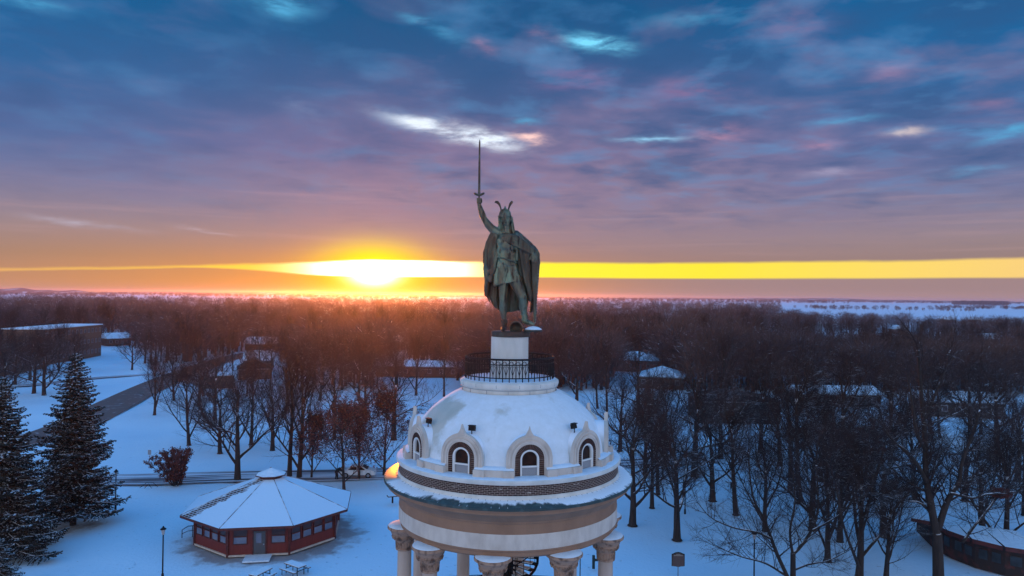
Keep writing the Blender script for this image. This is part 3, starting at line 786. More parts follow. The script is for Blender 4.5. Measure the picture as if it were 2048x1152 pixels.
for px, py, h, lb in ((697, 758, 12, 'dark green spruce below the sunset glow, behind the street'), (1193, 700, 15, 'dark pointed spruce in the wood right of the statue'),
                      (1130, 705, 14, 'dark spruce in the wood nearest the right of the statue'), (1103, 690, 16, 'slim dark spruce just right of the statue base'),
                      (836, 672, 16, 'left one of two pointed spruces in the orange glow'), (852, 672, 16, 'right one of two pointed spruces in the orange glow'),
                      (735, 668, 15, 'faint pointed spruce right under the sun'), (1560, 672, 14, 'small dark spruce above the right wood'), (640, 700, 14, 'dark spruce left of the orange glow, beyond the pavilion peak'), (1420, 690, 15, 'dark spruce above the dark shed'), (1640, 700, 13, 'dark spruce above the long low building at the right'), (1745, 668, 14, 'dark spruce at the edge of the far field'), (265, 640, 15, 'dark spruce standing up from the left wood'), (560, 670, 14, 'dark spruce in the wood between the left roof and the glow'), (960, 690, 14, 'dark spruce in the wood just left of the statue legs'), (1290, 668, 15, 'dark spruce behind the red brick house'), (1905, 720, 13, 'dark spruce deep in the wood at the far right')):
    put_spruce(SP3, G(px, py), h/12, rng.uniform(0, 6), lb)

# leafy shrub by the street
def shrub_mesh(seed, h, w):
    r = random.Random(seed); tr = MB(); cr = MB()
    for i in range(26):
        az = r.uniform(0, 6.28); lean = r.uniform(.1, .75)
        p = Vector((r.uniform(-.5, .5), r.uniform(-.5, .5), 0)); d = Vector((math.cos(az)*lean, math.sin(az)*lean, 1)).normalized()
        pts = [p]
        for k in range(5):
            d = (d+Vector((r.uniform(-.2, .2), r.uniform(-.2, .2), .05))).normalized(); pts.append(pts[-1]+d*h/5*r.uniform(.7, 1.0))
        tr.tube(pts, [.07*(1-k/7) for k in range(6)], 4)
        for k in range(1, 6):
            for _ in range(9):
                q_ = pts[k]; dd = (d+Vector((r.uniform(-1, 1), r.uniform(-1, 1), r.uniform(-.4, .8)))).normalized(); ln = r.uniform(.3, .8)
                cr.cur = 0; cr.tube([q_, q_+dd*ln], [.014, .008], 3, cap=False)
                cr.cur = 1
                for t in range(9):
                    c = q_+dd*ln*r.uniform(.3, 1)+Vector((r.uniform(-.15, .15), r.uniform(-.15, .15), r.uniform(-.15, .15))); s = r.uniform(.05, .10)
                    a = Vector((r.uniform(-1, 1), r.uniform(-1, 1), r.uniform(-1, 1))).normalized(); b_ = a.orthogonal()
                    cr.quad([c-a*s, c+b_*s*.5, c+a*s, c-b_*s*.5])
    return tr, cr
tr, cr = shrub_mesh(4, 4.4, 4.8)
o = empty('shrub', G(354, 970), 0, 'rust brown shrub still holding dead leaves beside the street', 'shrub')
tr.build('stem', M['bark'], o); cr.build('foliage', [M['twig'], M['leaf']], o)

# ================================================================== BUILDINGS
BLD = []
def wallbox(mb, w, d, h, z0=0.0):
    mb.box((0, 0, z0+h/2), (w, d, h))
def house(name, label, p0, p1, depth, h, roof='gable', rh=2.0, wall='brown', roofm='snowcap', over=.5, win=4, rows=1, door=True, cat='house', group=None, winm='paned', wh=1.1, ww=1.0, chim=False, ridge='x'):
    """front wall runs p0 (left) -> p1 (right) as seen from the camera"""
    p0 = Vector((p0[0], p0[1], 0)); p1 = Vector((p1[0], p1[1], 0)); w = (p1-p0).length
    rz = math.atan2((p1-p0).y, (p1-p0).x); c = (p0+p1)/2
    o = empty(name, (c.x, c.y, 0), rz, label, cat, group)
    b = MB(); b.box((0, depth/2, h/2), (w, depth, h)); b.build('wall', M[wall], o)
    r_ = MB(); W, D = w/2+over, depth/2+over; cy = depth/2; t = .16
    if roof == 'flat':
        r_.box((0, cy, h+.16), (w+2*over, depth+2*over, .30))
    elif roof == 'hip':
        rl = max(W-D, .2)
        for z, s in ((0, 1),):
            A = [(-W, cy-D, h+.003), (W, cy-D, h+.003), (W, cy+D, h+.003), (-W, cy+D, h+.003)]; B1, B2 = (-rl, cy, h+rh), (rl, cy, h+rh)
            r_.quad([A[0], A[1], B2, B1]); r_.quad([A[1], A[2], B2]); r_.quad([A[2], A[3], B1, B2]); r_.quad([A[3], A[0], B1])
            r_.quad([A[3], A[2], A[1], A[0]])
    else:
        if ridge == 'x': r_.prism([(-W, cy-D, h-.1), (-W, cy, h+rh), (-W, cy+D, h-.1), (-W, cy, h+rh-.35)] if False else [(-W, cy-D, h+.003), (-W, cy, h+rh), (-W, cy+D, h+.003)], (2*W, 0, 0))
        else: r_.prism([(-W, cy-D, h+.003), (0, cy-D, h+rh), (W, cy-D, h+.003)], (0, 2*D, 0))
    rf = r_.build('roof', M[roofm], o)
    if roof != 'flat':
        for yy in (cy-D-.02, cy+D+.02): MB().box((0, yy, h-.06), (2*W+.08, .06, .2)).build('fascia', M['reddark' if wall == 'redbrick' else 'grey'], rf)
    if chim: MB().box((w*.2, cy, h+rh*.9), (.8, .8, 1.6)).build('chimney', M['redbrick'], rf)
    if win:
        dn = win//2 if door else -1
        for ro in range(rows):
            for i in range(win):
                x = -w/2+w*(i+.5)/win
                zc = h*(ro+.55)/rows
                if i == dn and ro == 0 and door:
                    d_ = MB().box((x, -.03, 1.05), (.95, .07, 2.1)).build('door', M['doorg'], o)
                    MB().box((x+.35, -.085, 1.0), (.06, .05, .14)).build('handle', M['chrome'], d_); continue
                wn = MB()
                for dx in (-ww/2, ww/2): wn.box((x+dx, -.04, zc), (.1, .1, wh))
                for dz in (-wh/2, wh/2): wn.box((x, -.04, zc+dz), (ww+.1, .11, .1))
                wo_ = wn.build('window', M['grey'], o)
                MB().box((x, -.02, zc), (ww-.1, .03, wh-.1)).build('pane', M[winm], wo_)
    BLD.append((c.x, c.y, max(w, depth)*.62)); BLD.append(((c+(Matrix.Rotation(rz, 3, 'Z') @ Vector((0, depth/2, 0)))).x, (c+(Matrix.Rotation(rz, 3, 'Z') @ Vector((0, depth/2, 0)))).y, max(w, depth)*.55))
    return o
house('school_wing', 'lower wing of the brown brick building behind bare trees at the left edge', G(-40, 760), G(86, 737), 9, 7.0, 'flat', wall='brick', win=10, rows=2, over=.3, cat='building', door=False, roofm='brown')
house('school_building', 'three storey brown brick building with flat snowy roof at the left', G(88, 731), G(202, 711), 12, 10.9, 'flat', wall='brick', win=14, rows=3, over=.35, wh=1.3, ww=1.1, cat='building', door=False)
house('house', 'small low house right of the long brick building', G(216, 692), G(262, 690), 9, 3, 'gable', 2.2, 'brown', win=4)
house('garage', 'dark gabled garage behind thin trees left of the pavilion peak', G(478, 760), G(542, 758), 8, 2.8, 'gable', 2.6, 'brown', roofm='shingle', win=2, ridge='y')
house('house', 'snowy roofed house behind the dark gabled garage', G(488, 742), G(545, 741), 10, 3.0, 'gable', 2.6, 'darkside', win=4, chim=True)
house('shed', 'low brown shed at the left end of the garage', G(400, 778), G(466, 776), 6, 3, 'flat', wall='brown', win=0)
house('house', 'long low house with flat snowy roof left of the monument railing', G(752, 753), G(918, 756), 12, 3.0, 'gable', 1.2, 'brown', win=7)
house('house', 'red brick house with snowy hip roof right of the dome', G(1220, 742), G(1322, 745), 13, 3.4, 'hip', 2.4, 'redbrick', win=6, chim=True)
house('house', 'brown house with half bare hip roof in front of the red brick house', G(1276, 776), G(1366, 780), 12, 3.0, 'hip', 2.2, 'brown', win=4)
house('shed', 'large dark windowless shed on the right beyond the park', G(1398, 846), G(1561, 849), 10, 4.0, 'gable', 1.3, 'darkside', over=.3, win=0, ridge='y', roofm='shingle')
house('house', 'long dark low building right of the shed behind the trees', G(1600, 812), G(1762, 814), 9, 2.6, 'gable', 1.4, 'darkside', win=6)
house('house', 'low dark house behind the wood at the right edge', G(1850, 832), G(2010, 838), 9, 3.0, 'gable', 1.6, 'darkside', win=6)
far = [(465, 652, 'white roofed house alone in the wood under the left sky'), (652, 664, 'snowy roof left of the orange glow, upper'), (715, 690, 'snowy roof left of the green spruce'), (668, 712, 'snowy roof below the upper one left of the glow'),
       (520, 705, 'pale gabled house above the garage'), (790, 700, 'snowy roof below the orange glow'), (880, 650, 'pale roof in the wood left of the statue legs'),
       (1098, 622, 'tiny pale house in the far wood right of the statue'), (1145, 622, 'tiny pale house in the far wood, second right of the statue'),
       (1330, 680, 'snowy roof deep in the right wood'), (1340, 655, 'distant snowy roof above the hip roofed houses'), (1470, 640, 'distant pale roof in the right wood'),
       (1902, 646, 'house with dark roof before the far snowy field'), (1955, 646, 'second house with brown roof before the far snowy field'),
       (2030, 655, 'house with slanting white roof at the right edge'), (1800, 668, 'small snowy roof below the far field'), (1985, 690, 'snowy roof low in the wood at the far right')]
for i, (px, py, lb) in enumerate(far):
    p = G(px, py); w = 4.2+(i*37 % 5)*.45; a = ((i*53) % 9-4)*.12
    hv = Vector((math.cos(a), math.sin(a), 0))*w
    house('house', lb, p-hv, p+hv, 8, 3.2, 'gable', 2.6, ['brown', 'redbrick', 'darkside', 'brown'][i % 4], win=3, ridge='xy'[i % 2], chim=i % 3 == 0)
# hedges
def hedge(p0, p1, h, d, label):
    r = random.Random(5); p0, p1 = Vector(p0), Vector(p1); n = int((p1-p0).length*150)
    mb = MB(); t = (p1-p0).normalized(); s = Vector((-t.y, t.x, 0))
    for _ in range(n):
        c = p0.lerp(p1, r.random())+s*r.uniform(-d/2, d/2); z = r.uniform(0, h*.75)
        dd = Vector((r.uniform(-.5, .5), r.uniform(-.5, .5), r.uniform(.3, 1))).normalized()*r.uniform(.3, .7)
        b_ = Vector((c.x, c.y, z)); mb.tube([b_, b_+dd], [.03, .015], 3, cap=False)
    o = mb.build('hedge', M['twig']); tag(o, label, 'hedge'); return o
hedge(G(1567, 880), G(1690, 882), 2.0, 1.6, 'low dark leafless hedge running below the dark buildings')
hedge(G(1705, 874), G(1850, 876), 2.0, 1.6, 'second dark leafless hedge to the right of the massive tree')

# ---- wood: individual trees further out, then the far mass
def clear(x, y, rad=3.0):
    for (bx, by, br) in BLD:
        if (x-bx)**2+(y-by)**2 < (br+2)**2: return False
        if by-75 < y < by and abs(x-bx*y/by) < br*.62 and (int(x*7+y*13) % 10) < 8: return False
    for (ox, oy) in OCC[-400:]:
        if (x-ox)**2+(y-oy)**2 < rad*rad: return False
    return True
ROADP = [G(-60, 905), G(120, 862), G(235, 806), G(320, 766), G(400, 735), G(470, 714)]
def off_road(x, y, w=7.5):
    p = Vector((x, y, 0))
    for a_, b_ in zip(ROADP, ROADP[1:]):
        t = max(0, min(1, (p-a_).dot(b_-a_)/(b_-a_).length_squared))
        if (p-(a_+(b_-a_)*t)).length < w: return False
    return True
def pix(x, y, z=0.0):
    v_ = ROT.transposed() @ Vector((x, y, z-CAMZ)); return 1024+F*v_.x/-v_.z, 576-F*v_.y/-v_.z
kinds = ['oakA', 'oakB', 'oakC', 'vaseA', 'vaseB', 'tallA', 'tallB', 'oakA', 'oakC', 'twistB']
wr = random.Random(99)
zones = [('left', -99, -.24), ('mid', -.24, 0), ('near', 0, .16), ('right', .16, 99)]
LBL = {'left': 'bare brown tree of the wood around the brick building at the left', 'mid': 'bare tree of the wood under the setting sun',
       'near': 'bare tree of the wood just right of the statue', 'right': 'bare tree of the dark wood at the far right'}
cnt = 0; tries = 0; cand = []
while cnt < 212 and tries < 60000:
    tries += 1
    d = 118+wr.random()**1.15*260; tn = wr.uniform(-.76, .76); x, y = tn*d, d
    px, py = pix(x, y)
    if px < 330 and 700 < py < 860 and wr.random() < .93: continue   # open lawn by the road
    if 240 < px < 640 and py > 830: continue
    if 640 <= px < 900 and py > 800: continue
    if px < 260 and py > 730: continue
    if px > 1150 and py > 880: continue
    if px > 1380 and py > 775 and wr.random() < .86: continue
    if px > 1150 and py > 800 and wr.random() < .35: continue
    if not off_road(x, y) or not clear(x, y, 6.2 if d > 180 else 8.0): continue
    zn = [z_[0] for z_ in zones if z_[1] <= tn < z_[2]][0]
    h = wr.uniform(11.5, 15.5)+(2.2 if d > 200 else 0)
    if px > 1600: h *= .90
    tree(wr.choice(kinds), (x, y), h, wr.uniform(0, 6.28), LBL[zn], 'bare trees of the wood, '+zn+' part', wr.uniform(.9, 1.2))
    cnt += 1
print('trees', NTREE, tries)
# far wood as one mass
def lod_crown(seed, n=170, thin=1.0):
    r = np.random.RandomState(seed); V_, F_ = [], []
    def spike(p, d, ln, w):
        a = np.cross(d, r.normal(size=3)); a /= (np.linalg.norm(a)+1e-9); b = len(V_)
        V_.extend([p-a*w, p+a*w, p+d*ln]); F_.append((b, b+1, b+2))
    for k in range(3):
        an = k*2.1; a = np.array([math.cos(an), math.sin(an), 0])*.022
        b = len(V_); V_.extend([-a, a, np.array([0, 0, .75])]); F_.append((b, b+1, b+2))
    for i in range(n):
        z = .25+.65*r.rand()**.8; rad = .33*math.sqrt(max(0, 1-((z-.55)/.45)**2))*math.sqrt(r.rand()); az = r.rand()*6.283
        p = np.array([rad*math.cos(az), rad*math.sin(az), z-.04]); d = np.array([p[0]*1.6, p[1]*1.6, .25+.4*r.rand()])+r.normal(size=3)*.16; d /= np.linalg.norm(d)
        spike(p, d, .10+.14*r.rand(), (.0028+.003*r.rand())*thin)
    return np.array(V_), np.array(F_)
lods = [lod_crown(s, 260) for s in (1, 2, 3)]
lods_near = [lod_crown(s, 560, .5) for s in (7, 8, 9)]
lods_far = [lod_crown(s, 110, 2.0) for s in (4, 5, 6)]
lods_belt = [lod_crown(s, 150, 5.0) for s in (14, 15, 16)]
for L__ in (lods_far,):
    pass
npr = np.random.RandomState(4)
def forest(name, pts, label):
    Vs, Fs, off = [], [], 0
    for (x, y, h) in pts:
        d = math.hypot(x, y)
        vv_, ff_ = (lods_near if d < 420 else lods if d < 900 else lods_belt if 'belt' in name else lods_far)[npr.randint(3)]
        an = npr.rand()*6.283; cs, sn = math.cos(an), math.sin(an)
        wide = npr.uniform(.95, 1.5)
        A = np.empty_like(vv_); A[:, 0] = (vv_[:, 0]*cs-vv_[:, 1]*sn)*h*wide+x; A[:, 1] = (vv_[:, 0]*sn+vv_[:, 1]*cs)*h*wide+y; A[:, 2] = vv_[:, 2]*h
        Vs.append(A); Fs.append(ff_+off); off += len(A)
    o = bpy.data.objects.new(name, np_mesh(name, np.concatenate(Vs), np.concatenate(Fs), M['twigred'])); COL.objects.link(o)
    tag(o, label, 'wood', kind='stuff'); return o
pts = []
fr = random.Random(31)
def field(px, d):
    """open snowy fields far away"""
    if px > 1560 and d > 640: return True
    return False
while len(pts) < 6500:
    u = fr.random(); d = 175*(3000/175)**(u**1.15); tn = fr.uniform(-.80, .80); x, y = tn*d, d
    px, py = pix(x, y)
    if d < 380 and not off_road(x, y): continue
    if px < 620 and py > 725: continue
    if px < 270 and py > 695: continue
    if field(px, d): continue
    if d > 1500 and px < 620 and fr.random() < .75: continue
    n_ = math.sin(x*.013+2)*math.cos(y*.011)+math.sin(x*.031-y*.027)*.6
    if n_ > .28+.5*(d > 900): continue
    bad = False
    for (bx, by, br_) in BLD:
        if abs(x-bx) < br_ and abs(y-by) < br_: bad = True; break
    if bad: continue
    # things in front of far roofs: thin out
    for (bx, by, br_) in BLD:
        if by > y > by-80 and abs(x-bx*y/by) < br_*.7 and fr.random() < .85: bad = True; break
    if bad: continue
    hh = fr.uniform(9.5, 15.5)+(fr.random() < .22)*fr.uniform(1, 4)
    if px > 1600: hh *= .82
    if d > 1400: hh *= .85
    pts.append((x, y, hh))
forest('forest', pts, 'wide reddish bare wood stretching to the horizon')
# tree belts on the plain
pts = []
for d, a0, a1, n in ((1500, .40, .62, 70), (1900, .60, .80, 150), (2600, -.80, -.55, 120), (3400, -.5, -.1, 260), (3300, .05, .45, 260), (4300, .42, .66, 200), (3600, .61, .665, 10), (4300, .665, .70, 20), (5200, -.8, .8, 500), (4000, -.78, -.4, 240)):
    for _ in range(n):
        tn = fr.uniform(a0, a1); dd = d*fr.uniform(.97, 1.03); pts.append((tn*dd*fr.uniform(.985, 1.015), dd*fr.uniform(.93, 1.05), fr.uniform(5, 11) if d < 2000 else fr.uniform(10, 17)))
for _ in range(160):
    tn = fr.uniform(.612, .688); dd = fr.uniform(2900, 3150); pts.append((tn*dd, dd, fr.uniform(15, 22)))
forest('far_tree_belts', pts, 'thin dark tree belts on the snowy plain by the horizon')
# low hills on the horizon
def hill(name, tn0, tn1, d, h):
    mb = MB(); n = 40
    for j in range(7):
        for i in range(n+1):
            t = i/n; tn = tn0+(tn1-tn0)*t; dd = d+(j-3)*110
            z = h*math.sin(PI*t)**.6*math.cos((j-3)/3*PI/2)*(1+.18*math.sin(t*17)+.1*math.sin(t*41)) - .4
            mb.v.append(Vector((tn*dd, dd, z)))
    for j in range(6):
        for i in range(n):
            b = j*(n+1)+i; mb.face((b, b+1, b+n+2, b+n+1))
    o = mb.build(name, M['hill'], None, True); tag(o, kind='structure')
M['hill'] = noisy(mat('wooded_hill', (.07, .05, .05), .9), (.5, .52, .56), .01, 6, .55, .62)
hill('hills', -.80, -.56, 4200, 27); hill('hills', -.6, .1, 6300, 24); hill('hills', .1, .8, 6400, 21)

# ================================================================== MONUMENT
DX, DY = G(1018, 600).x*0, 0
D0 = 36.6
d_ = ray(1017.2, 900); MX = d_.x/d_.y*D0
MO = empty('monument_tower', (MX, D0, 0), 0, 'white domed monument tower with ring of columns and a statue on top', 'monument')
def part(mb, name, m, smooth=True, auto=35, parent=None): return mb.build(name, m, parent or MO, smooth, auto)
SEG = 120
# podium (below the frame)
part(MB().lathe([(6.4, 5.0), (7.6, 5.0), (7.8, 4.6), (7.8, 0.0)], 64), 'podium', M['colu'])
part(MB().lathe([(0.0, 5.002), (6.4, 5.002)], 64), 'podium_floor', M['snowcap'])
# rotunda ceiling + lower band + frieze
part(MB().lathe([(4.75, 11.62), (5.30, 11.62), (5.38, 11.70), (5.38, 11.86), (5.44, 11.90), (5.44, 11.97)], SEG), 'architrave', M['tan'])
part(MB().lathe([(5.44, 11.97), (5.47, 11.98), (5.47, 12.66)], SEG), 'white_band', M['trim'])
part(MB().lathe([(5.47, 12.66), (5.455, 12.665), (5.455, 13.10), (5.52, 13.14), (5.54, 13.22), (5.60, 13.26), (5.70, 13.40), (5.86, 13.55), (6.02, 13.62), (6.06, 13.66), (6.08, 13.78), (6.14, 13.80), (6.16, 13.86)], SEG), 'frieze', M['tan'])
part(MB().lathe([(0.0, 11.9), (4.75, 11.9), (4.75, 11.62)], 64), 'ceiling', M['tan'])
# cornice roof of copper with seams, partly under snow
def cornice_mat():
    m = mat('snowy_copper', (.035, .06, .062), .5, .2)
    noisy(m, (.09, .14, .14), 3, 8, .5, .8)
    b = m.node_tree.nodes['Principled BSDF']
    t = N(m, 'ShaderNodeTexCoord'); s = N(m, 'ShaderNodeSeparateXYZ'); L(m, t.outputs['Object'], s.inputs[0])
    # uv: x = angle*6.2 , y = z
    u = N(m, 'ShaderNodeSeparateXYZ'); L(m, t.outputs['UV'], u.inputs[0])
    n = N(m, 'ShaderNodeTexNoise', Scale=1.2, Detail=6); L(m, t.outputs['Object'], n.inputs['Vector'])
    n2 = N(m, 'ShaderNodeTexNoise', Scale=1.0, Detail=2, Distortion=.0)
    mp = N(m, 'ShaderNodeMapping'); mp.inputs['Scale'].default_value = (3.6, .5, 1); L(m, t.outputs['UV'], mp.inputs[0]); L(m, mp.outputs[0], n2.inputs['Vector'])
    # radius 0 (inner) .. 1 (outer)
    ln = N(m, 'ShaderNodeVectorMath', _operation='LENGTH'); cx = N(m, 'ShaderNodeCombineXYZ'); L(m, s.outputs[0], cx.inputs[0]); L(m, s.outputs[1], cx.inputs[1]); L(m, cx.outputs[0], ln.inputs[0])
    r = N(m, 'ShaderNodeMapRange'); r.inputs[1].default_value = 5.62; r.inputs[2].default_value = 6.2; r.inputs[3].default_value = .86; r.inputs[4].default_value = .50; L(m, ln.outputs['Value'], r.inputs[0])
    # front arc barer (x between -3.4 and 2.5)
    fx = N(m, 'ShaderNodeMapRange', _interpolation_type='SMOOTHSTEP'); fx.inputs[1].default_value = -4.6; fx.inputs[2].default_value = -2.8; L(m, s.outputs[0], fx.inputs[0])
    fx2 = N(m, 'ShaderNodeMapRange', _interpolation_type='SMOOTHSTEP'); fx2.inputs[1].default_value = 3.6; fx2.inputs[2].default_value = .8; L(m, s.outputs[0], fx2.inputs[0])
    mu = N(m, 'ShaderNodeMath', _operation='MULTIPLY'); L(m, fx.outputs[0], mu.inputs[0]); L(m, fx2.outputs[0], mu.inputs[1])
    mm = N(m, 'ShaderNodeMath', _operation='MULTIPLY_ADD'); L(m, mu.outputs[0], mm.inputs[0]); mm.inputs[1].default_value = -.20; L(m, r.outputs[0], mm.inputs[2])
    ms = N(m, 'ShaderNodeMath', _operation='MULTIPLY_ADD'); L(m, n2.outputs[0], ms.inputs[0]); ms.inputs[1].default_value = .26; L(m, mm.outputs[0], ms.inputs[2])
    m3 = N(m, 'ShaderNodeMath', _operation='MULTIPLY_ADD'); L(m, n.outputs[0], m3.inputs[0]); m3.inputs[1].default_value = .4; L(m, ms.outputs[0], m3.inputs[2])
    q2 = N(m, 'ShaderNodeMapRange'); q2.inputs[1].default_value = .80; q2.inputs[2].default_value = .88; L(m, m3.outputs[0], q2.inputs[0])
    # the far left back is bare; its sunlit gold is put into the colour
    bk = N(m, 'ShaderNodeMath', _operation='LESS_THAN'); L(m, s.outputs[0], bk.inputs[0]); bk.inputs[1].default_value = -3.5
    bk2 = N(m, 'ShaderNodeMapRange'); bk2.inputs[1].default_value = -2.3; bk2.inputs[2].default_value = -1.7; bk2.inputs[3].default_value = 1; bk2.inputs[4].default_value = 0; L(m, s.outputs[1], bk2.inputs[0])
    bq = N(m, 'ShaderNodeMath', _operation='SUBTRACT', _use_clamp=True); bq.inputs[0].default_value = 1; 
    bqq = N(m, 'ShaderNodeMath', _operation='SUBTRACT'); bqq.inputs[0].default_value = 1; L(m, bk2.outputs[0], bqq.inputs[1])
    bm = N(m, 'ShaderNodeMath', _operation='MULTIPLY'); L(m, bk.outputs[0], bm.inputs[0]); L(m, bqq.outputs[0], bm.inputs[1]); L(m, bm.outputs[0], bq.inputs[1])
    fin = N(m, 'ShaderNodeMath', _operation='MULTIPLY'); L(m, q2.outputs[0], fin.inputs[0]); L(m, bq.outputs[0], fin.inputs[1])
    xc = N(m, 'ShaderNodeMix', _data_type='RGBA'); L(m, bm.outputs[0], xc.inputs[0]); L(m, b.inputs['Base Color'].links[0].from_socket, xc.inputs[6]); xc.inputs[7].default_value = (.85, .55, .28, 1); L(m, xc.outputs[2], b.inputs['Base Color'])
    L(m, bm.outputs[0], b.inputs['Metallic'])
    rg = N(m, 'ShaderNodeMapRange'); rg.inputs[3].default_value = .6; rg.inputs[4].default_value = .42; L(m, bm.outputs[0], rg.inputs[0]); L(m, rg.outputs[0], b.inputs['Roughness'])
    x = N(m, 'ShaderNodeMix', _data_type='RGBA'); L(m, fin.outputs[0], x.inputs[0]); L(m, b.inputs['Base Color'].links[0].from_socket, x.inputs[6]); x.inputs[7].default_value = (.8, .84, .88, 1)
    L(m, x.outputs[2], b.inputs['Base Color']); return m
M['cornice'] = cornice_mat()
M['seam'] = noisy(mat('snow_dusted_seam', (.05, .08, .085), .6), (.6, .66, .72), 1.6, 5, .49, .60)
part(MB().lathe([(6.16, 13.855), (6.225, 13.875), (6.225, 13.965), (6.19, 13.998)], SEG), 'cornice_edge', M['copper'])
cm = MB().lathe([(6.19, 13.998), (6.0, 14.07), (5.8, 14.13), (5.56, 14.17)], SEG, uvr=6.2)
co = part(cm, 'cornice_roof', M['cornice'])
sm = MB()
for i in range(110):
    a = 2*PI*i/110; p = Vector((math.sin(a), -math.cos(a), 0))
    sm.tube([p*6.19+Vector((0, 0, 13.995)), p*5.57+Vector((0, 0, 14.165))], .016, 4)
part(sm, 'seams', M['seam'], False, parent=co)
# drum: white plinth band, brick band, lip
part(MB().lathe([(5.56, 14.17), (5.54, 14.30), (5.50, 14.33)], SEG), 'plinth_band', M['stucco'])
part(MB().lathe([(5.50, 14.33), (5.50, 14.80)], SEG, uvr=5.5), 'brick_band', M['brickband'])
part(MB().lathe([(5.50, 14.80), (5.60, 14.81), (5.62, 14.86), (5.62, 14.96), (5.58, 15.0)], SEG), 'drum_lip', M['stucco'])
part(MB().lathe([(5.58, 15.0), (5.45, 15.045), (5.2, 15.05), (4.6, 15.05)], SEG), 'ledge_snow', M['snowcap'])
# dome
def dome_mat():
    m = mat('dome_stucco_and_snow', (.40, .44, .41), .8)
    noisy(m, (.52, .54, .51), 1.2, 8, .35, .7, .2, stretch=(1, 1, .3), bscale=9)
    b = m.node_tree.nodes['Principled BSDF']
    t = N(m, 'ShaderNodeTexCoord'); s = N(m, 'ShaderNodeSeparateXYZ'); L(m, t.outputs['Object'], s.inputs[0])
    n = N(m, 'ShaderNodeTexNoise', Scale=.75, Detail=9, Roughness=.62); L(m, t.outputs['Object'], n.inputs['Vector'])
    # wind-bared band on the upper left flank: rotate xy
    d1 = N(m, 'ShaderNodeVectorMath', _operation='DISTANCE'); L(m, t.outputs['Object'], d1.inputs[0]); d1.inputs[1].default_value = (-3.3, -1.9, 16.9)
    r1 = N(m, 'ShaderNodeMapRange'); r1.inputs[1].default_value = .5; r1.inputs[2].default_value = 1.9; r1.inputs[3].default_value = -.42; r1.inputs[4].default_value = .14; L(m, d1.outputs['Value'], r1.inputs[0])
    ad_ = N(m, 'ShaderNodeMath', _operation='ADD'); L(m, n.outputs[0], ad_.inputs[0]); L(m, r1.outputs[0], ad_.inputs[1])
    r2 = N(m, 'ShaderNodeMapRange'); r2.inputs[1].default_value = .40; r2.inputs[2].default_value = .56; L(m, ad_.outputs[0], r2.inputs[0])
    n4 = N(m, 'ShaderNodeTexNoise', Scale=2.6, Detail=8, Roughness=.7); L(m, t.outputs['Object'], n4.inputs['Vector'])
    r4 = N(m, 'ShaderNodeMapRange'); r4.inputs[1].default_value = .35; r4.inputs[2].default_value = .7; r4.inputs[3].default_value = .72; r4.inputs[4].default_value = 1.0; L(m, n4.outputs[0], r4.inputs[0])
    mu = N(m, 'ShaderNodeMath', _operation='MULTIPLY'); L(m, r2.outputs[0], mu.inputs[0]); L(m, r4.outputs[0], mu.inputs[1])
    x = N(m, 'ShaderNodeMix', _data_type='RGBA'); L(m, mu.outputs[0], x.inputs[0]); L(m, b.inputs['Base Color'].links[0].from_socket, x.inputs[6]); x.inputs[7].default_value = (.72, .80, .87, 1)
    L(m, x.outputs[2], b.inputs['Base Color']); return m
M['dome'] = dome_mat()
prof = [(4.86, 15.04), (4.84, 15.5), (4.74, 16.0), (4.52, 16.5), (4.18, 17.0), (3.72, 17.45), (3.20, 17.84), (2.85, 18.06), (2.55, 18.20), (2.40, 18.24)]
# smooth the profile
pp = []
for i in range(len(prof)-1):
    p0, p1, p2, p3 = prof[max(i-1, 0)], prof[i], prof[i+1], prof[min(i+2, len(prof)-1)]
    for k in range(4):
        t = k/4
        pp.append(tuple(.5*((2*p1[j])+(p2[j]-p0[j])*t+(2*p0[j]-5*p1[j]+4*p2[j]-p3[j])*t*t+(3*p1[j]-p0[j]-3*p2[j]+p3[j])*t**3) for j in (0, 1)))
pp.append(prof[-1])
part(MB().lathe(pp, SEG), 'dome', M['dome'])
# platform rim
part(MB().lathe([(2.36, 18.20), (2.38, 18.40), (2.42, 18.44), (2.47, 18.52), (2.50, 18.62), (2.49, 18.72), (2.42, 18.78), (2.34, 18.80)], SEG), 'platform_rim', M['stucco'])
part(MB().lathe([(2.34, 18.80), (2.2, 18.84), (1.7, 18.80), (.9, 18.88)], 72), 'platform_snow', M['snowcap'])
j_ = MB()
for i in range(14):
    a = 2*PI*i/14+.2; p = Vector((math.sin(a), -math.cos(a), 0)); j_.box((p.x*2.492, p.y*2.492, 18.62), (.02, .015, .15), a)
    a += .23; p = Vector((math.sin(a), -math.cos(a), 0)); j_.box((p.x*2.385, p.y*2.385, 18.32), (.02, .015, .18), a)
j_.lathe([(2.445, 18.425), (2.46, 18.43), (2.445, 18.445)], 72)
part(j_, 'stone_joints', M['grey'], False)
# pedestal
part(MB().lathe([(.97, 18.8), (.965, 19.1), (.95, 19.2), (.945, 20.90), (0, 20.90)], 72), 'pedestal', M['stucco'])
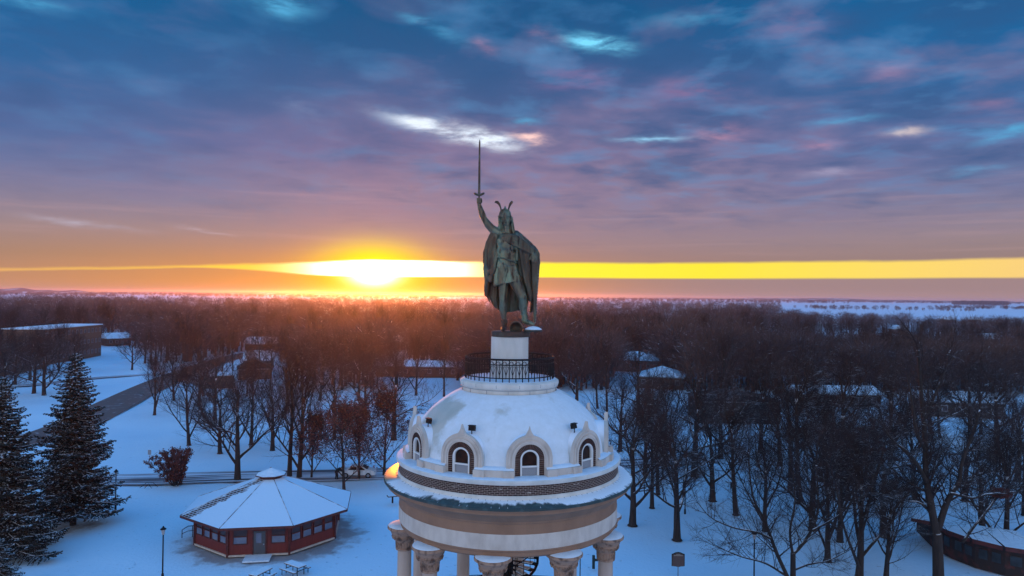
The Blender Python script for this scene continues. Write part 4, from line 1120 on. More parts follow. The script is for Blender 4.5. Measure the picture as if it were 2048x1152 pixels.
# railing
RL = empty('railing', (0, 0, 0)); RL.parent = MO
rr_ = MB()
rr_.lathe([(2.20, 19.85), (2.19, 19.91), (2.235, 19.945), (2.28, 19.91), (2.27, 19.85), (2.20, 19.85)], 88)
rr_.build('handrail', M['iron'], RL, True)
for z_ in (19.62, 18.98):
    MB().lathe([(2.21, z_), (2.21, z_+.05), (2.26, z_+.05), (2.26, z_), (2.21, z_)], 88).build('lower_rail', M['iron'], RL)
bal = MB()
bal.tube([(0, 0, 18.82), (0, 0, 19.88)], .028, 5)
bal.tube([(.16, 0, 18.98), (.16, 0, 19.63)], .020, 4)
for s in (-1, 1): # Y scroll either side of the thin bar
    pts_ = [(.16, 0, 19.12), (.16+s*.02, 0, 19.2), (.16+s*.07, 0, 19.36), (.16+s*.10, 0, 19.48), (.16+s*.11, 0, 19.55), (.16+s*.085, 0, 19.59), (.16+s*.055, 0, 19.57), (.16+s*.06, 0, 19.53)]
    bal.tube(pts_, .014, 4)
sc_ = [(.03+.26*k/8, 0, 19.74+.07*math.sin(k/8*2*PI)) for k in range(9)]
bal.tube(sc_, .014, 4)
bal.tube([(.16+.05*math.cos(t), 0, 19.74+.05*math.sin(t)) for t in [k*PI/4 for k in range(9)]], .007, 4)
bme = bal.mesh('baluster', M['iron'])
for i in range(44):
    a = 2*PI*i/44
    b = bpy.data.objects.new('baluster', bme); COL.objects.link(b); b.parent = RL
    b.location = (2.235*math.sin(a), -2.235*math.cos(a), 0); b.rotation_euler = (0, 0, a)
# dormers
def arch(w, z0, zs, n=16, spike=0):
    """half outline of a round-arched shape: width w, base z0, spring zs"""
    pts = [(w/2, z0)]
    r = w/2
    for k in range(n+1):
        a = PI*k/n; x, z = r*math.cos(a), zs+r*math.sin(a)
        if spike and abs(x) < .24:
            z += spike*(1-abs(x)/.24)**1.9
        pts.append((x, z))
    pts.append((-w/2, z0)); return pts
def ringsolid(mb, outer, inner, y0, y1):
    """arch ring between two outlines (same count), front at y0, back y1"""
    n = len(outer); b = len(mb.v)
    for (x, z) in outer: mb.v.append(Vector((x, y0, z)))
    for (x, z) in inner: mb.v.append(Vector((x, y0, z)))
    for (x, z) in outer: mb.v.append(Vector((x, y1, z)))
    for (x, z) in inner: mb.v.append(Vector((x, y1, z)))
    for i in range(n-1):
        mb.face((b+i, b+i+1, b+n+i+1, b+n+i)); mb.face((b+2*n+i, b+2*n+i+1, b+i+1, b+i)); mb.face((b+n+i, b+n+i+1, b+3*n+i+1, b+3*n+i))
    mb.face((b, b+n, b+3*n, b+2*n)); mb.face((b+n-1, b+2*n-1, b+4*n-1, b+3*n-1))
def rz_arch(w, zb, zs, n=24, spike=0): return arch(w, zb, zs, n, spike)
ZB, ZS = 15.06, 15.78
vm = MB()
# barrel behind the face
b0 = len(vm.v); ob = rz_arch(2.04, ZB, ZS, 24)
for yy in (.06, 1.9):
    for x, z in ob: vm.v.append(Vector((x, yy, z)))
n_ = len(ob)
for i in range(n_-1): vm.face((b0+i, b0+n_+i, b0+n_+i+1, b0+i+1))
barrel_me = vm.mesh('barrel', snow_top(noisy(mat('barrel_stucco', (.42, .45, .43), .8), (.56, .57, .55), 1.5, 6, .4, .7), .05, .5, 1.2, .5), True)
# stepped archivolt
am = MB()
widths = [(2.08, 1.92, -.02), (1.92, 1.78, -.06), (1.78, 1.62, -.03), (1.62, 1.46, -.08), (1.46, 1.32, -.05)]
for i, (wo_, wi_, yy) in enumerate(widths):
    ringsolid(am, rz_arch(wo_, ZB, ZS, 56, .34 if i == 0 else 0), rz_arch(wi_, ZB, ZS, 56), yy, .14)
# spike filler
am.prism([(-.13, -.05, 16.80), (.13, -.05, 16.80), (.045, -.05, 17.0), (0, -.05, 17.22), (-.045, -.05, 17.0)], (0, .16, 0))
arch_me = am.mesh('archivolt', M['trim'])
bm_ = MB(); nb_ = 34; R1, R2 = .655, .43
bm_.cur = 1; ringsolid(bm_, rz_arch(1.33, ZB, ZS, 24), rz_arch(.86, ZB, ZS, 24), -.015, .10); bm_.cur = 0
for k in range(25):
    a0 = PI*(k+.14)/25; a1 = PI*(k+.86)/25
    P_ = [(R1*math.cos(a0), -.035, ZS+R1*math.sin(a0)), (R1*math.cos(a1), -.035, ZS+R1*math.sin(a1)), (R2*math.cos(a1), -.035, ZS+R2*math.sin(a1)), (R2*math.cos(a0), -.035, ZS+R2*math.sin(a0))]
    bm_.prism(P_, (0, .05, 0))
for k in range(8):
    z_ = ZB+.05+k*.088
    for s in (-1, 1): bm_.box((s*(R1+R2)/2, -.01, z_), (R1-R2, .05, .062))
brick_me = bm_.mesh('brick_arch', [noisy(mat('arch_brick', (.03, .012, .010), .8), (.06, .022, .016), 5, 3), noisy(mat('arch_mortar', (.33, .27, .24), .9), (.2, .17, .15), 4)])
fm = MB()
ringsolid(fm, rz_arch(.84, ZB, ZS, 24), rz_arch(.76, ZB, ZS, 24), -.06, .10)
ringsolid(fm, rz_arch(.76, ZB, ZS, 24), rz_arch(.68, ZB, ZS, 24), -.02, .10)
fm.box((0, 0, 15.46), (.70, .10, .06))
frame_me = fm.mesh('window_frame', M['white'])
pm = MB()
pt = rz_arch(.66, 15.46, ZS, 24); pm.prism([(x, .07, z) for x, z in pt], (0, .02, 0))
pane_me = pm.mesh('pane', M['glassd'])
gm = MB().box((0, .05, 15.26), (.66, .04, .38)); panel_me = gm.mesh('lower_panel', M['grey'])
snowb = MB()
snowb.ball((0, 0.9, 16.80), (.62, .85, .12), 16, 8)
for k in range(10):
    th = R(11+36*k); rr = 4.93
    dm = empty('dormer'); dm.parent = MO
    dm.location = (rr*math.sin(th), -rr*math.cos(th), 0); dm.rotation_euler = (0, 0, th)
    for nm, me in (('barrel', barrel_me), ('archivolt', arch_me), ('brick_arch', brick_me), ('window_frame', frame_me), ('pane', pane_me), ('lower_panel', panel_me)):
        c = bpy.data.objects.new(nm, me); COL.objects.link(c); c.parent = dm
# parapet blocks between dormers
for k in range(10):
    ta, tb = R(11+36*k+8.2), R(11+36*k+27.8)
    mb = MB(); n = 6
    prf = []
    for i in range(n+1):
        a = ta+(tb-ta)*i/n; prf.append(a)
    for ro, ri, z0, z1, a_ in ((5.22, 5.0, 15.04, 15.34, prf),):
        b = len(mb.v)
        for a in a_:
            s_, c_ = math.sin(a), -math.cos(a)
            for (r2_, zz) in ((ro, z0), (ro, z1), (ri-.25, z1), (ri-.25, z0)): mb.v.append(Vector((r2_*s_, r2_*c_, zz)))
        for i in range(n):
            for q3 in range(3): mb.face((b+i*4+q3, b+i*4+4+q3, b+i*4+5+q3, b+i*4+1+q3))
        mb.face((b, b+1, b+2, b+3)); mb.face((b+n*4+3, b+n*4+2, b+n*4+1, b+n*4))
    for a in (ta+.045, tb-.045):
        mb.box((5.19*math.sin(a), -5.19*math.cos(a), 15.19), (.50, .24, .304), a)
    o = part(mb, 'parapet_block', M['trim'], False)
    sb = MB(); b = 0
    for i in range(9):
        a = ta+(tb-ta)*i/8; s_, c_ = math.sin(a), -math.cos(a)
        for (r2_, zz) in ((5.19, 15.345), (5.14, 15.39), (4.98, 15.43), (4.7, 15.46)): sb.v.append(Vector((r2_*s_, r2_*c_, zz)))
    for i in range(8):
        for q3 in range(3): sb.face((i*4+q3, i*4+4+q3, i*4+5+q3, i*4+1+q3))
    part(sb, 'snow', M['snowcap'], True, parent=o)
# floodlights on the dormers
for th, dx in ((-25, .30), (47, -.45), (-61, .35)):
    a = R(th); fl = MB()
    fl.box((0, 0, .20), (.30, .16, .22), .0, Matrix.Rotation(R(-12), 4, 'X')); fl.tube([(0, 0, -.1), (0, 0, .1)], .025, 5)
    fl.box((0, .02, .325), (.32, .2, .03))
    o = part(fl, 'floodlight', M['iron'], False)
    rr = 4.55; o.location = (rr*math.sin(a)+dx*math.cos(a), -rr*math.cos(a)+dx*math.sin(a), 16.80); o.rotation_euler = (0, 0, a+.1)
# columns
colm = MB().lathe([(.40, 5.0), (.42, 5.3), (.355, 5.45), (.36, 7.5), (.335, 10.44)], 28)
col_me = colm.mesh('shaft', M['colu'], True)
cp = MB()
cp.lathe([(.345, 10.44), (.43, 10.46), (.44, 10.54), (.40, 10.57), (.41, 10.8), (.46, 10.92), (.53, 10.98), (.55, 11.02), (.60, 11.16), (.61, 11.24), (.66, 11.28), (.68, 11.36), (.78, 11.46), (.84, 11.50), (.84, 11.58), (.80, 11.62), (0, 11.62)], 40)
for k in range(20): # flutes on the neck
    a = 2*PI*k/20; cp.tube([(.415*math.sin(a), .415*math.cos(a), 10.58), (.43*math.sin(a), .43*math.cos(a), 10.86)], .028, 5)
for k in range(16): # leaf scrolls
    a = 2*PI*k/16; s_, c_ = math.sin(a), math.cos(a); tx, ty = c_, -s_
    pts_ = []
    for q3 in range(9):
        w = PI*(1.0+q3/8); xx = .085*math.cos(w); zz = 11.14+.13*math.sin(w)
        rr = .575+(zz-11.0)*.30
        pts_.append((rr*s_+xx*tx, rr*c_+xx*ty, zz))
    cp.tube(pts_, .022, 5)
    cp.ball((.60*s_, .60*c_, 11.10), (.035, .035, .045), 6, 5)
for k in range(48):
    a = 2*PI*k/48; cp.ball((.635*math.sin(a), .635*math.cos(a), 11.255), .022, 5, 4)
cap_me = cp.mesh('capital', M['cap'], True); cap_me.set_sharp_from_angle(angle=R(40))
sn_me = MB().lathe([(.80, 11.622), (.76, 11.66), (.5, 11.70), (0, 11.70)], 32).mesh('snow', M['snowcap'], True)
for k in range(10):
    th = R(-6.8+36*k); cr_ = 5.17
    cc = empty('column'); cc.parent = MO; cc.location = (cr_*math.sin(th), -cr_*math.cos(th), 0); cc.rotation_euler = (0, 0, th+.15)
    for nm, me in (('shaft', col_me), ('capital', cap_me), ('snow', sn_me)):
        c = bpy.data.objects.new(nm, me); COL.objects.link(c); c.parent = cc
# spiral stair
st = empty('spiral_stair'); st.parent = MO
MB().tube([(0, 0, 5), (0, 0, 11.9)], .30, 16).build('core', M['iron'], st, True)
cg = MB()
for k in range(14):
    a = 2*PI*k/14; cg.tube([(.5*math.sin(a), .5*math.cos(a), 5), (.5*math.sin(a), .5*math.cos(a), 11.9)], .02, 4)
cg.build('cage', M['iron'], st)
ra = MB(); tre = MB(); sn_ = MB()
pts_o, pts_r = [], []
for k in range(40):
    a = 4.59-k*.27; z_ = 11.6-k*.17; s_, c_ = math.sin(a), -math.cos(a); s2, c2 = math.sin(a-.24), -math.cos(a-.24)
    tre.prism([(.3*s_, .3*c_, z_), (1.55*s_, 1.55*c_, z_), (1.55*s2, 1.55*c2, z_), (.3*s2, .3*c2, z_)], (0, 0, .04))
    sn_.prism([(.75*s_+.02, .75*c_, z_+.042), (1.35*s_, 1.35*c_, z_+.042), (1.35*s2, 1.35*c2, z_+.042), (.75*s2, .75*c2, z_+.042)], (0, 0, .04))
    pts_o.append((1.55*s_, 1.55*c_, z_)); pts_r.append((1.55*s_, 1.55*c_, z_+1.0))
    ra.tube([(1.55*s_, 1.55*c_, z_), (1.55*s_, 1.55*c_, z_+1.0)], .015, 4)
ra.tube(pts_o, .07, 5); ra.tube(pts_r, .03, 5)
ra.build('railing', M['iron'], st); tre.build('treads', M['iron'], st); sn_.build('snow', M['snowcap'], st)

# ring fence on the lawn round the monument
fo = empty('iron_fence', (MX, D0, 0), 0, 'blue black iron picket fence in a ring round the monument foot', 'fence')
rf_ = MB()
for z_ in (.12, .92, 1.06): rf_.lathe([(20.0, z_), (20.0, z_+.04), (20.05, z_+.04), (20.05, z_), (20.0, z_)], 120, R(90), R(270))
rf_.build('rail', M['iron'], fo)
pk_ = MB()
for i in range(430):
    a = R(110+140*i/430); pk_.box((20.02*math.sin(a), -20.02*math.cos(a), .56), (.03, .03, 1.0), a)
pk_.build('pickets', M['iron'], fo)
for i in range(17):
    a = R(94+172*i/16); MB().box((20.02*math.sin(a), -20.02*math.cos(a), .64), (.09, .09, 1.28), a).build('post', M['iron'], fo)

# ================================================================== STATUE
PXM = .0254
ST = empty('statue', (MX+.03, D0, 21.17), 0, 'green bronze warrior statue in winged helmet raising a sword on top of the monument', 'statue')
def S(px, py, y=0.0): return Vector((((px-1019)-(662-py)*.011)*PXM, y, (662-py)*PXM))
q_ = PXM
def el(mb, px, py, y, rx, ry, rz_, rot=None): mb.ball(S(px, py, y), (rx*q_, ry*q_, rz_*q_), 20, 14, rot)
def ch(mb, *pts): mb.chain([(S(a, b, y), r*q_) for a, b, y, r in pts])
bd = MB()
el(bd, 1009, 440, -.12, 9.3, 10.5, 14.5)                       # skull
el(bd, 1009, 447, -.26, 7.6, 6.5, 10)                          # face
ch(bd, (1009, 455, -.30, 5.2), (1009.6, 465, -.36, 2.6))        # beard
ch(bd, (1005, 451.5, -.42, 1.5), (1009, 449.5, -.46, 1.6), (1013, 451.5, -.42, 1.5))   # moustache
ch(bd, (1007, 456, -.42, 1.4), (1011, 456, -.42, 1.4))          # lower lip
ch(bd, (1008.8, 435, -.42, 1.2), (1009, 444.5, -.49, 1.9))      # nose
ch(bd, (1002, 433.5, -.37, 1.5), (1007.5, 434.2, -.42, 1.3)); ch(bd, (1010.5, 434.2, -.42, 1.3), (1016, 433.5, -.37, 1.5))
el(bd, 1004.8, 437.6, -.375, 1.9, 1.4, 1.2); el(bd, 1013.4, 437.6, -.375, 1.9, 1.4, 1.2)
el(bd, 1003.5, 444, -.33, 3, 2.5, 3); el(bd, 1014.8, 444, -.33, 3, 2.5, 3)
el(bd, 999.2, 440, -.10, 1.3, 2, 3.4); el(bd, 1019.2, 440, -.10, 1.3, 2, 3.4)  # ears
ch(bd, (998, 436, .02, 3.8), (998.5, 450, .02, 4.5), (997, 462, -.02, 4)); ch(bd, (1020.5, 436, .02, 3.8), (1021.5, 452, .02, 4.8), (1025, 466, -.04, 4))
el(bd, 1010, 448, .12, 10, 7, 13)
ch(bd, (1010, 455, -.05, 7.5), (1011, 472, .0, 10))             # neck
el(bd, 1011, 487, 0, 21, 13.5, 19); el(bd, 1001.5, 482, -.14, 9.5, 8, 9.5); el(bd, 1020.5, 482, -.14, 9.5, 8, 9.5)
el(bd, 1011, 507, .0, 18.5, 12.5, 17); el(bd, 1012, 530, .0, 19, 13, 17)
ch(bd, (1001, 468, 0, 8), (990, 464, 0, 9.2), (981, 457, -.02, 8.2), (974, 449.5, -.04, 7.6), (966.4, 438.5, -.06, 6.0), (962.8, 430, -.07, 6.8), (959.8, 421, -.08, 5.8), (956.8, 411, -.08, 4.0), (956.4, 405, -.08, 4.2))
el(bd, 956.6, 403, -.06, 4.6, 4.2, 6.2)
for k, zz in enumerate((398.2, 401.0, 403.8, 406.4)):           # sword hand, four fingers round the grip and a thumb
    f_ = 1.55-.08*k
    ch(bd, (952.6, zz, -.10, f_), (952.9, zz+.2, -.20, f_), (956.2, zz+.4, -.245, f_), (959.2, zz+.5, -.20, f_*.9), (960.0, zz+.4, -.13, f_*.85))
ch(bd, (960.6, 405.5, -.08, 1.9), (961.6, 401.5, -.12, 1.7), (960.6, 398.0, -.17, 1.5))
ch(bd, (1031, 474, 0, 11), (1046, 487, .06, 10), (1061, 500, .02, 9), (1064.5, 507, -.14, 6.2), (1066, 512, -.24, 5))
el(bd, 1066.3, 514, -.27, 6.2, 4.2, 4.6)
for k, xx in enumerate((1061.8, 1064.8, 1067.9, 1070.8)):       # hand resting on the shield rim
    ch(bd, (xx, 515, -.31, 1.75), (xx, 520, -.37, 1.6), (xx+.2, 525.5-abs(k-1.4)*1.1, -.35, 1.35))
ch(bd, (1060.5, 512, -.26, 1.9), (1057.8, 516, -.31, 1.7), (1057.6, 520, -.33, 1.45))
# legs
ch(bd, (1003.5, 545, .02, 12), (1004, 572, 0, 10.4), (1004.5, 597, -.06, 8.0), (1004.8, 602, -.06, 7.8), (1004.2, 614, .02, 8.3), (1005, 628, .03, 6.4), (1005.8, 640, .02, 5.0), (1005.5, 652, .02, 5.4))
ch(bd, (1022, 546, 0, 13), (1030, 566, -.16, 12.4), (1037, 580, -.28, 10.8), (1042.5, 594, -.40, 8.8), (1043, 599, -.38, 8.2), (1043.6, 611, -.26, 8.6), (1045.6, 624, -.20, 6.4), (1046.5, 635, -.18, 5.0), (1047, 640, -.18, 5))
ch(bd, (1005.5, 657.2, .02, 4.8), (1004.6, 657.6, -.30, 4.4), (1003.6, 659.2, -.52, 3.2)); 
ch(bd, (1047, 641.5, -.16, 4.8), (1054, 643.5, -.30, 4.6), (1062, 646.2, -.42, 3.4))
body = remesh(bd.build('body', M['bronze'], ST), .026, 3, .5, (.03, .22))
# boots
bt = MB()
ch(bt, (1006, 643, .02, 6.4), (1005.6, 651, .02, 6.2), (1005.4, 656.5, .03, 5.6)); ch(bt, (1005.4, 656.8, .0, 5.2), (1004.4, 657.6, -.32, 4.9), (1003.4, 659.3, -.56, 3.4))
ch(bt, (1001, 642, -.0, 2.2), (1006, 641, -.10, 2.2), (1011, 642, .0, 2.2), (1006, 641, .12, 2.2), (1001, 642, 0, 2.2)); ch(bt, (1009.5, 643, -.05, 2), (1012.5, 648, -.06, 1.2))
remesh(bt.build('boot', M['bronzed'], ST), .028, 2)
bt = MB()
ch(bt, (1046.6, 630, -.18, 6.2), (1047, 640, -.18, 6)); ch(bt, (1047, 642, -.16, 5.4), (1055, 644.2, -.31, 5.1), (1063.4, 646.8, -.44, 3.7))
ch(bt, (1041.5, 630, -.18, 2), (1046.5, 629, -.30, 2), (1052, 630, -.18, 2), (1046.5, 629, -.05, 2), (1041.5, 630, -.18, 2))
remesh(bt.build('boot', M['bronze'], ST), .028, 2)
# tunic and breastplate
tu = MB()
def skirt(mb, rows, folds, thick=.09, n=72, seed=0):
    """rows: (cx, cy_px, y, rx, ry, amp, tilt)"""
    b = len(mb.v); m = len(rows)
    for inner in (0, 1):
        for (cx, cyp, y0, rx, ry, amp, tilt) in rows:
            for k in range(n):
                a = 2*PI*k/n; w = 1+amp*(math.sin(a*folds+seed)+.5*math.sin(a*(folds*1.7)+1+seed))/max(rx, 1)
                rX = (rx*w)*q_-inner*thick; rY = (ry*w)*q_-inner*thick
                mb.v.append(S(cx, cyp, y0)+Vector((rX*math.cos(a), rY*math.sin(a), tilt*q_*math.cos(a))))
    def id_(i, r_, k): return b+i*m*n+r_*n+k % n
    for r_ in range(m-1):
        for k in range(n):
            mb.face((id_(0, r_, k), id_(0, r_+1, k), id_(0, r_+1, k+1), id_(0, r_, k+1)))
            mb.face((id_(1, r_, k), id_(1, r_, k+1), id_(1, r_+1, k+1), id_(1, r_+1, k)))
    for k in range(n):
        mb.face((id_(0, 0, k), id_(0, 0, k+1), id_(1, 0, k+1), id_(1, 0, k)))
        mb.face((id_(0, m-1, k), id_(1, m-1, k), id_(1, m-1, k+1), id_(0, m-1, k+1)))
skirt(tu, [(1011, 512, 0, 20, 14.5, 0, -4), (1011, 525, 0, 21.5, 16, .5, -4), (1011.5, 540, -.02, 24.5, 18.5, 1.1, -1), (1012, 553, -.03, 27, 20.5, 1.7, 3), (1012.5, 567, -.04, 28.2, 22, 2.0, 6)], 9, .12, seed=1)
el(tu, 1011, 490, -.01, 20.5, 15.2, 22); el(tu, 1011, 510, -.01, 19.6, 14.6, 14); el(tu, 1001, 484, -.16, 10, 9, 10); el(tu, 1021, 484, -.16, 10, 9, 10)
for k in range(3):   # sagging folds of the tunic under the belt
    ch(tu, (995-k, 522+k*5, -.30, 2.0), (1004, 531+k*5, -.42, 2.2), (1016, 535+k*4.5, -.44, 2.2), (1028+k, 532+k*3, -.34, 2.0))
ch(tu, (990, 470, -.05, 4), (995, 492, -.25, 2.6), (993, 512, -.22, 2.6))
ch(tu, (1033, 474, -.1, 4.5), (1031, 496, -.25, 2.8), (1032, 520, -.22, 2.8))
remesh(tu.build('tunic', M['bronze'], ST), .030, 2, .5, (.035, .18))
bl = MB(); n = 40
pts_ = []
for k in range(n+1):
    a = 2*PI*k/n; pts_.append(S(1011.2, 519.5, -.02)+Vector((21.2*q_*math.cos(a), 15.8*q_*math.sin(a), -6.0*q_*math.cos(a))))
bl.tube(pts_, 2.5*q_, 8, flat=.6)
for k in range(0, n, 1):
    if k % 2 == 0: bl.ball(pts_[k]+Vector((0, -.02, 0)), .052, 8, 6)
bl.build('belt', M['bronze'], ST, True)
# cape
cpB = MB()
LX = [(0, 984, 464), (.14, 975.5, 484), (.28, 967.5, 503), (.42, 964.5, 522), (.56, 967, 543), (.70, 966.5, 562), (.86, 966, 585), (1, 975, 603)]
RX_ = [(0, 1034, 470), (.14, 1050, 488), (.28, 1062, 505), (.42, 1066, 525), (.56, 1064, 545), (.70, 1060, 568), (.86, 1057, 592), (1, 1052, 618)]
def itp(T, t, j):
    for a, b in zip(T, T[1:]):
        if t <= b[0]+1e-9: return a[j]+(b[j]-a[j])*(t-a[0])/(b[0]-a[0])
    return T[-1][j]
nt_, na_ = 34, 44; b = len(cpB.v)
for side_ in (0, 1):
    for i in range(nt_+1):
        t = i/nt_
        for j in range(na_+1):
            a = j/na_
            xl, yl, xr, yr = itp(LX, t, 1), itp(LX, t, 2), itp(RX_, t, 1), itp(RX_, t, 2)
            px_ = xl+(xr-xl)*a; py_ = yl+(yr-yl)*a+t*t*15*math.sin(PI*a)+ (t*6*math.sin(PI*2*a))*.5
            y_ = .10+.42*math.sin(PI*min(1, a*1.05))**.7*(.55+.5*t)+.055*(.4+t)*math.sin(a*34+t*3)+.03*math.sin(a*61+1)
            if a < .12: y_ -= (.12-a)*1.6*(1-t*.3)
            cpB.v.append(S(px_, py_, y_+(.09 if side_ else 0)))
W_ = na_+1; H_ = (nt_+1)*W_
for i in range(nt_):
    for j in range(na_):
        p_ = b+i*W_+j
        cpB.face((p_, p_+1, p_+W_+1, p_+W_)); cpB.face((p_+H_, p_+H_+W_, p_+H_+W_+1, p_+H_+1))
for i in range(nt_):
    for j in (0, na_):
        p_ = b+i*W_+j; f_ = (p_, p_+W_, p_+W_+H_, p_+H_); cpB.face(f_ if j == 0 else f_[::-1])
for j in range(na_):
    for i in (0, nt_):
        p_ = b+i*W_+j; f_ = (p_, p_+H_, p_+H_+1, p_+1); cpB.face(f_ if i == 0 else f_[::-1])
# hanging folds below the raised arm
ch(cpB, (985, 464, -.02, 5.5), (975, 486, -.04, 5.5), (969, 506, -.06, 5.2), (968.5, 524, -.06, 5), (973, 538, -.05, 4))
ch(cpB, (989, 468, -.10, 4.5), (981, 490, -.14, 4.5), (976, 512, -.16, 4.6), (975, 530, -.15, 4.4), (978, 545, -.1, 3.4))
ch(cpB, (992, 472, -.14, 4), (988, 494, -.2, 4.2), (984.5, 516, -.22, 4.2), (984, 538, -.2, 4), (980, 562, -.15, 4))
ch(cpB, (994, 500, -.2, 3), (990.5, 520, -.26, 3.2), (986, 545, -.25, 3.4), (974, 560, -.1, 3.4)); ch(cpB, (972, 540, -.05, 4.5), (972, 556, -.02, 5), (970, 574, .05, 4.5))
ch(cpB, (969, 530, 0, 5), (969, 550, .02, 4), (972, 566, .03, 4.5), (970, 590, .1, 4))
# gathered over the chest and shoulder
for k, (o1, r_) in enumerate(((0, 3.6), (6.5, 3.4), (13, 3.2), (20, 3.0))):
    ch(cpB, (1003-k*.6, 470+o1*.30, -.26, 3.2), (1014, 471+o1*.72, -.36, r_), (1030, 474+o1*.9, -.34, r_+.6), (1047, 486+o1*.72, -.26, r_+.7), (1060+k, 497+o1*.55, -.2, r_+.4), (1071-k*.4, 505+o1*.9, -.12, r_))
el(cpB, 1003, 473, -.30, 5, 3.6, 4); el(cpB, 1001, 476, -.33, 2.2, 2, 2.2)
ch(cpB, (1030, 468, .02, 8), (1050, 484, .05, 7.5), (1066, 498, .02, 6.5), (1073, 508, -.02, 5), (1074, 525, .0, 4.5), (1072.5, 545, .02, 4), (1070, 575, .05, 3.6), (1068, 600, .06, 3))
ch(cpB, (1070, 503, -.10, 5), (1074.5, 514, -.12, 3), (1074.5, 532, -.1, 2.6), (1072, 556, -.05, 2.2))
# long folds hanging between body and shield
ch(cpB, (1036, 486, -.22, 3.6), (1040, 510, -.24, 3.2), (1043, 538, -.22, 3.2), (1050, 566, -.22, 3.2), (1056, 588, -.24, 3.4), (1059, 597, -.26, 3.6))
ch(cpB, (1044, 492, -.20, 4), (1049, 520, -.20, 3.6), (1052, 548, -.18, 3.4), (1058, 576, -.18, 3.6), (1063, 592, -.2, 3.8), (1059, 600, -.26, 3.6))
ch(cpB, (1054, 500, -.18, 4), (1055, 525, -.2, 3.4), (1057, 548, -.14, 3), (1062, 575, -.08, 3.4), (1062, 605, 0, 4), (1060, 622, .05, 3))
ch(cpB, (1031, 490, -.1, 3), (1036, 520, -.12, 3), (1041, 560, -.08, 3), (1052, 600, -.02, 4))
remesh(cpB.build('cape', M['bronzecape'], ST), .030, 2, .5, (.04, .16))
# helmet
hm = MB()
hp = [(12.4, -3), (13.2, -1.5), (13.2, 1.5), (12.2, 2), (12.0, 5), (10.8, 9), (8.2, 12.5), (4.5, 15), (2.4, 15.6), (2.0, 17), (1.2, 19.2), (0.05, 21.5)]
hm.lathe([(r_*q_, z_*q_) for r_, z_ in hp], 32, c=tuple(S(1008, 433, -.10)))
for k in range(12):
    a = 2*PI*k/12; hm.ball(S(1008, 433, -.10)+Vector((13.3*q_*math.cos(a), 13.3*q_*math.sin(a), 0)), .035, 7, 5)
hm.chain([(S(1000, 423, -.34), 1.3*q_), (S(1008, 417.5, -.30), 1.3*q_), (S(1016, 423, -.34), 1.3*q_)])
hm.chain([(S(996.5, 434, -.12), 2.6*q_), (S(996.5, 446, -.06), 2.2*q_), (S(998, 455, -.05), 1.8*q_)])
hm.chain([(S(1020, 434, -.12), 2.6*q_), (S(1021, 446, -.06), 2.2*q_), (S(1020.5, 455, -.05), 1.8*q_)])
he = hm.build('helmet', M['bronze'], ST, True)
for pts_w in ([(1000.6, 422, 1.3), (999, 415, 1.6), (996.4, 408.5, 2.3), (992.6, 404.6, 3.1), (989.6, 404.3, 2.6), (987.2, 405.6, .6)],
              [(1014.6, 422, 1.3), (1016, 415, 1.6), (1018.2, 409, 2.4), (1020.6, 405.6, 2.9), (1022.0, 403.4, 2.3), (1021.2, 401.6, .6)]):
    w_ = MB(); P_ = [S(a, b_, -.08) for a, b_, c in pts_w]
    b = 0
    for i, (p_, (_, _, wd)) in enumerate(zip(P_, pts_w)):
        t = (P_[min(i+1, 5)]-P_[max(i-1, 0)]).normalized(); nrm = Vector((-t.z, 0, t.x))
        for k in range(8):
            a = 2*PI*k/8; w_.v.append(p_+nrm*math.cos(a)*wd*q_+Vector((0, math.sin(a)*(.9 if i < 5 else .3)*q_, 0)))
        if i:
            for k in range(8): w_.face((b+(i-1)*8+k, b+(i-1)*8+(k+1) % 8, b+i*8+(k+1) % 8, b+i*8+k))
    w_.face(range(7, -1, -1)); w_.face(range(40, 48))
    w_.build('wing', M['bronzed'], he, True)
# sword
sw = empty('sword'); sw.parent = ST
A_, B_ = S(956.4, 389, -.12), S(957.4, 285, -.12); T_ = S(957.5, 278.5, -.12)
bl_ = MB(); b = 0
for p_, w_, th_ in ((A_, 2.5, 1.3), (A_.lerp(B_, .5), 2.1, 1.1), (B_, 1.5, .8)):
    for dx_, dy_ in ((-w_, 0), (0, -th_), (w_, 0), (0, th_)): bl_.v.append(p_+Vector((dx_*q_, dy_*q_, 0)))
bl_.v.append(T_)
for i in range(2):
    for k in range(4): bl_.face((i*4+k, i*4+(k+1) % 4, i*4+4+(k+1) % 4, i*4+4+k))
for k in range(4): bl_.face((8+k, 8+(k+1) % 4, 12))
bl_.build('blade', M['bronzed'], sw)
gd = MB()
gd.tube([S(945.8, 387.2, -.12), S(948.5, 388.6, -.12), S(952.5, 390.6, -.12), S(956.4, 391, -.12), S(960.2, 390.4, -.12), S(964.2, 388.2, -.12), S(966.8, 386.6, -.12)], [1.2*q_, 2.5*q_, 2.3*q_, 2.6*q_, 2.3*q_, 2.5*q_, 1.2*q_], 10)
gd.build('crossguard', M['bronzed'], sw, True)
MB().tube([S(956.4, 391, -.12), S(956.1, 410, -.12)], 1.7*q_, 10).ball(S(956.0, 411.5, -.12), 2.6*q_).build('grip', M['bronzed'], sw, True)
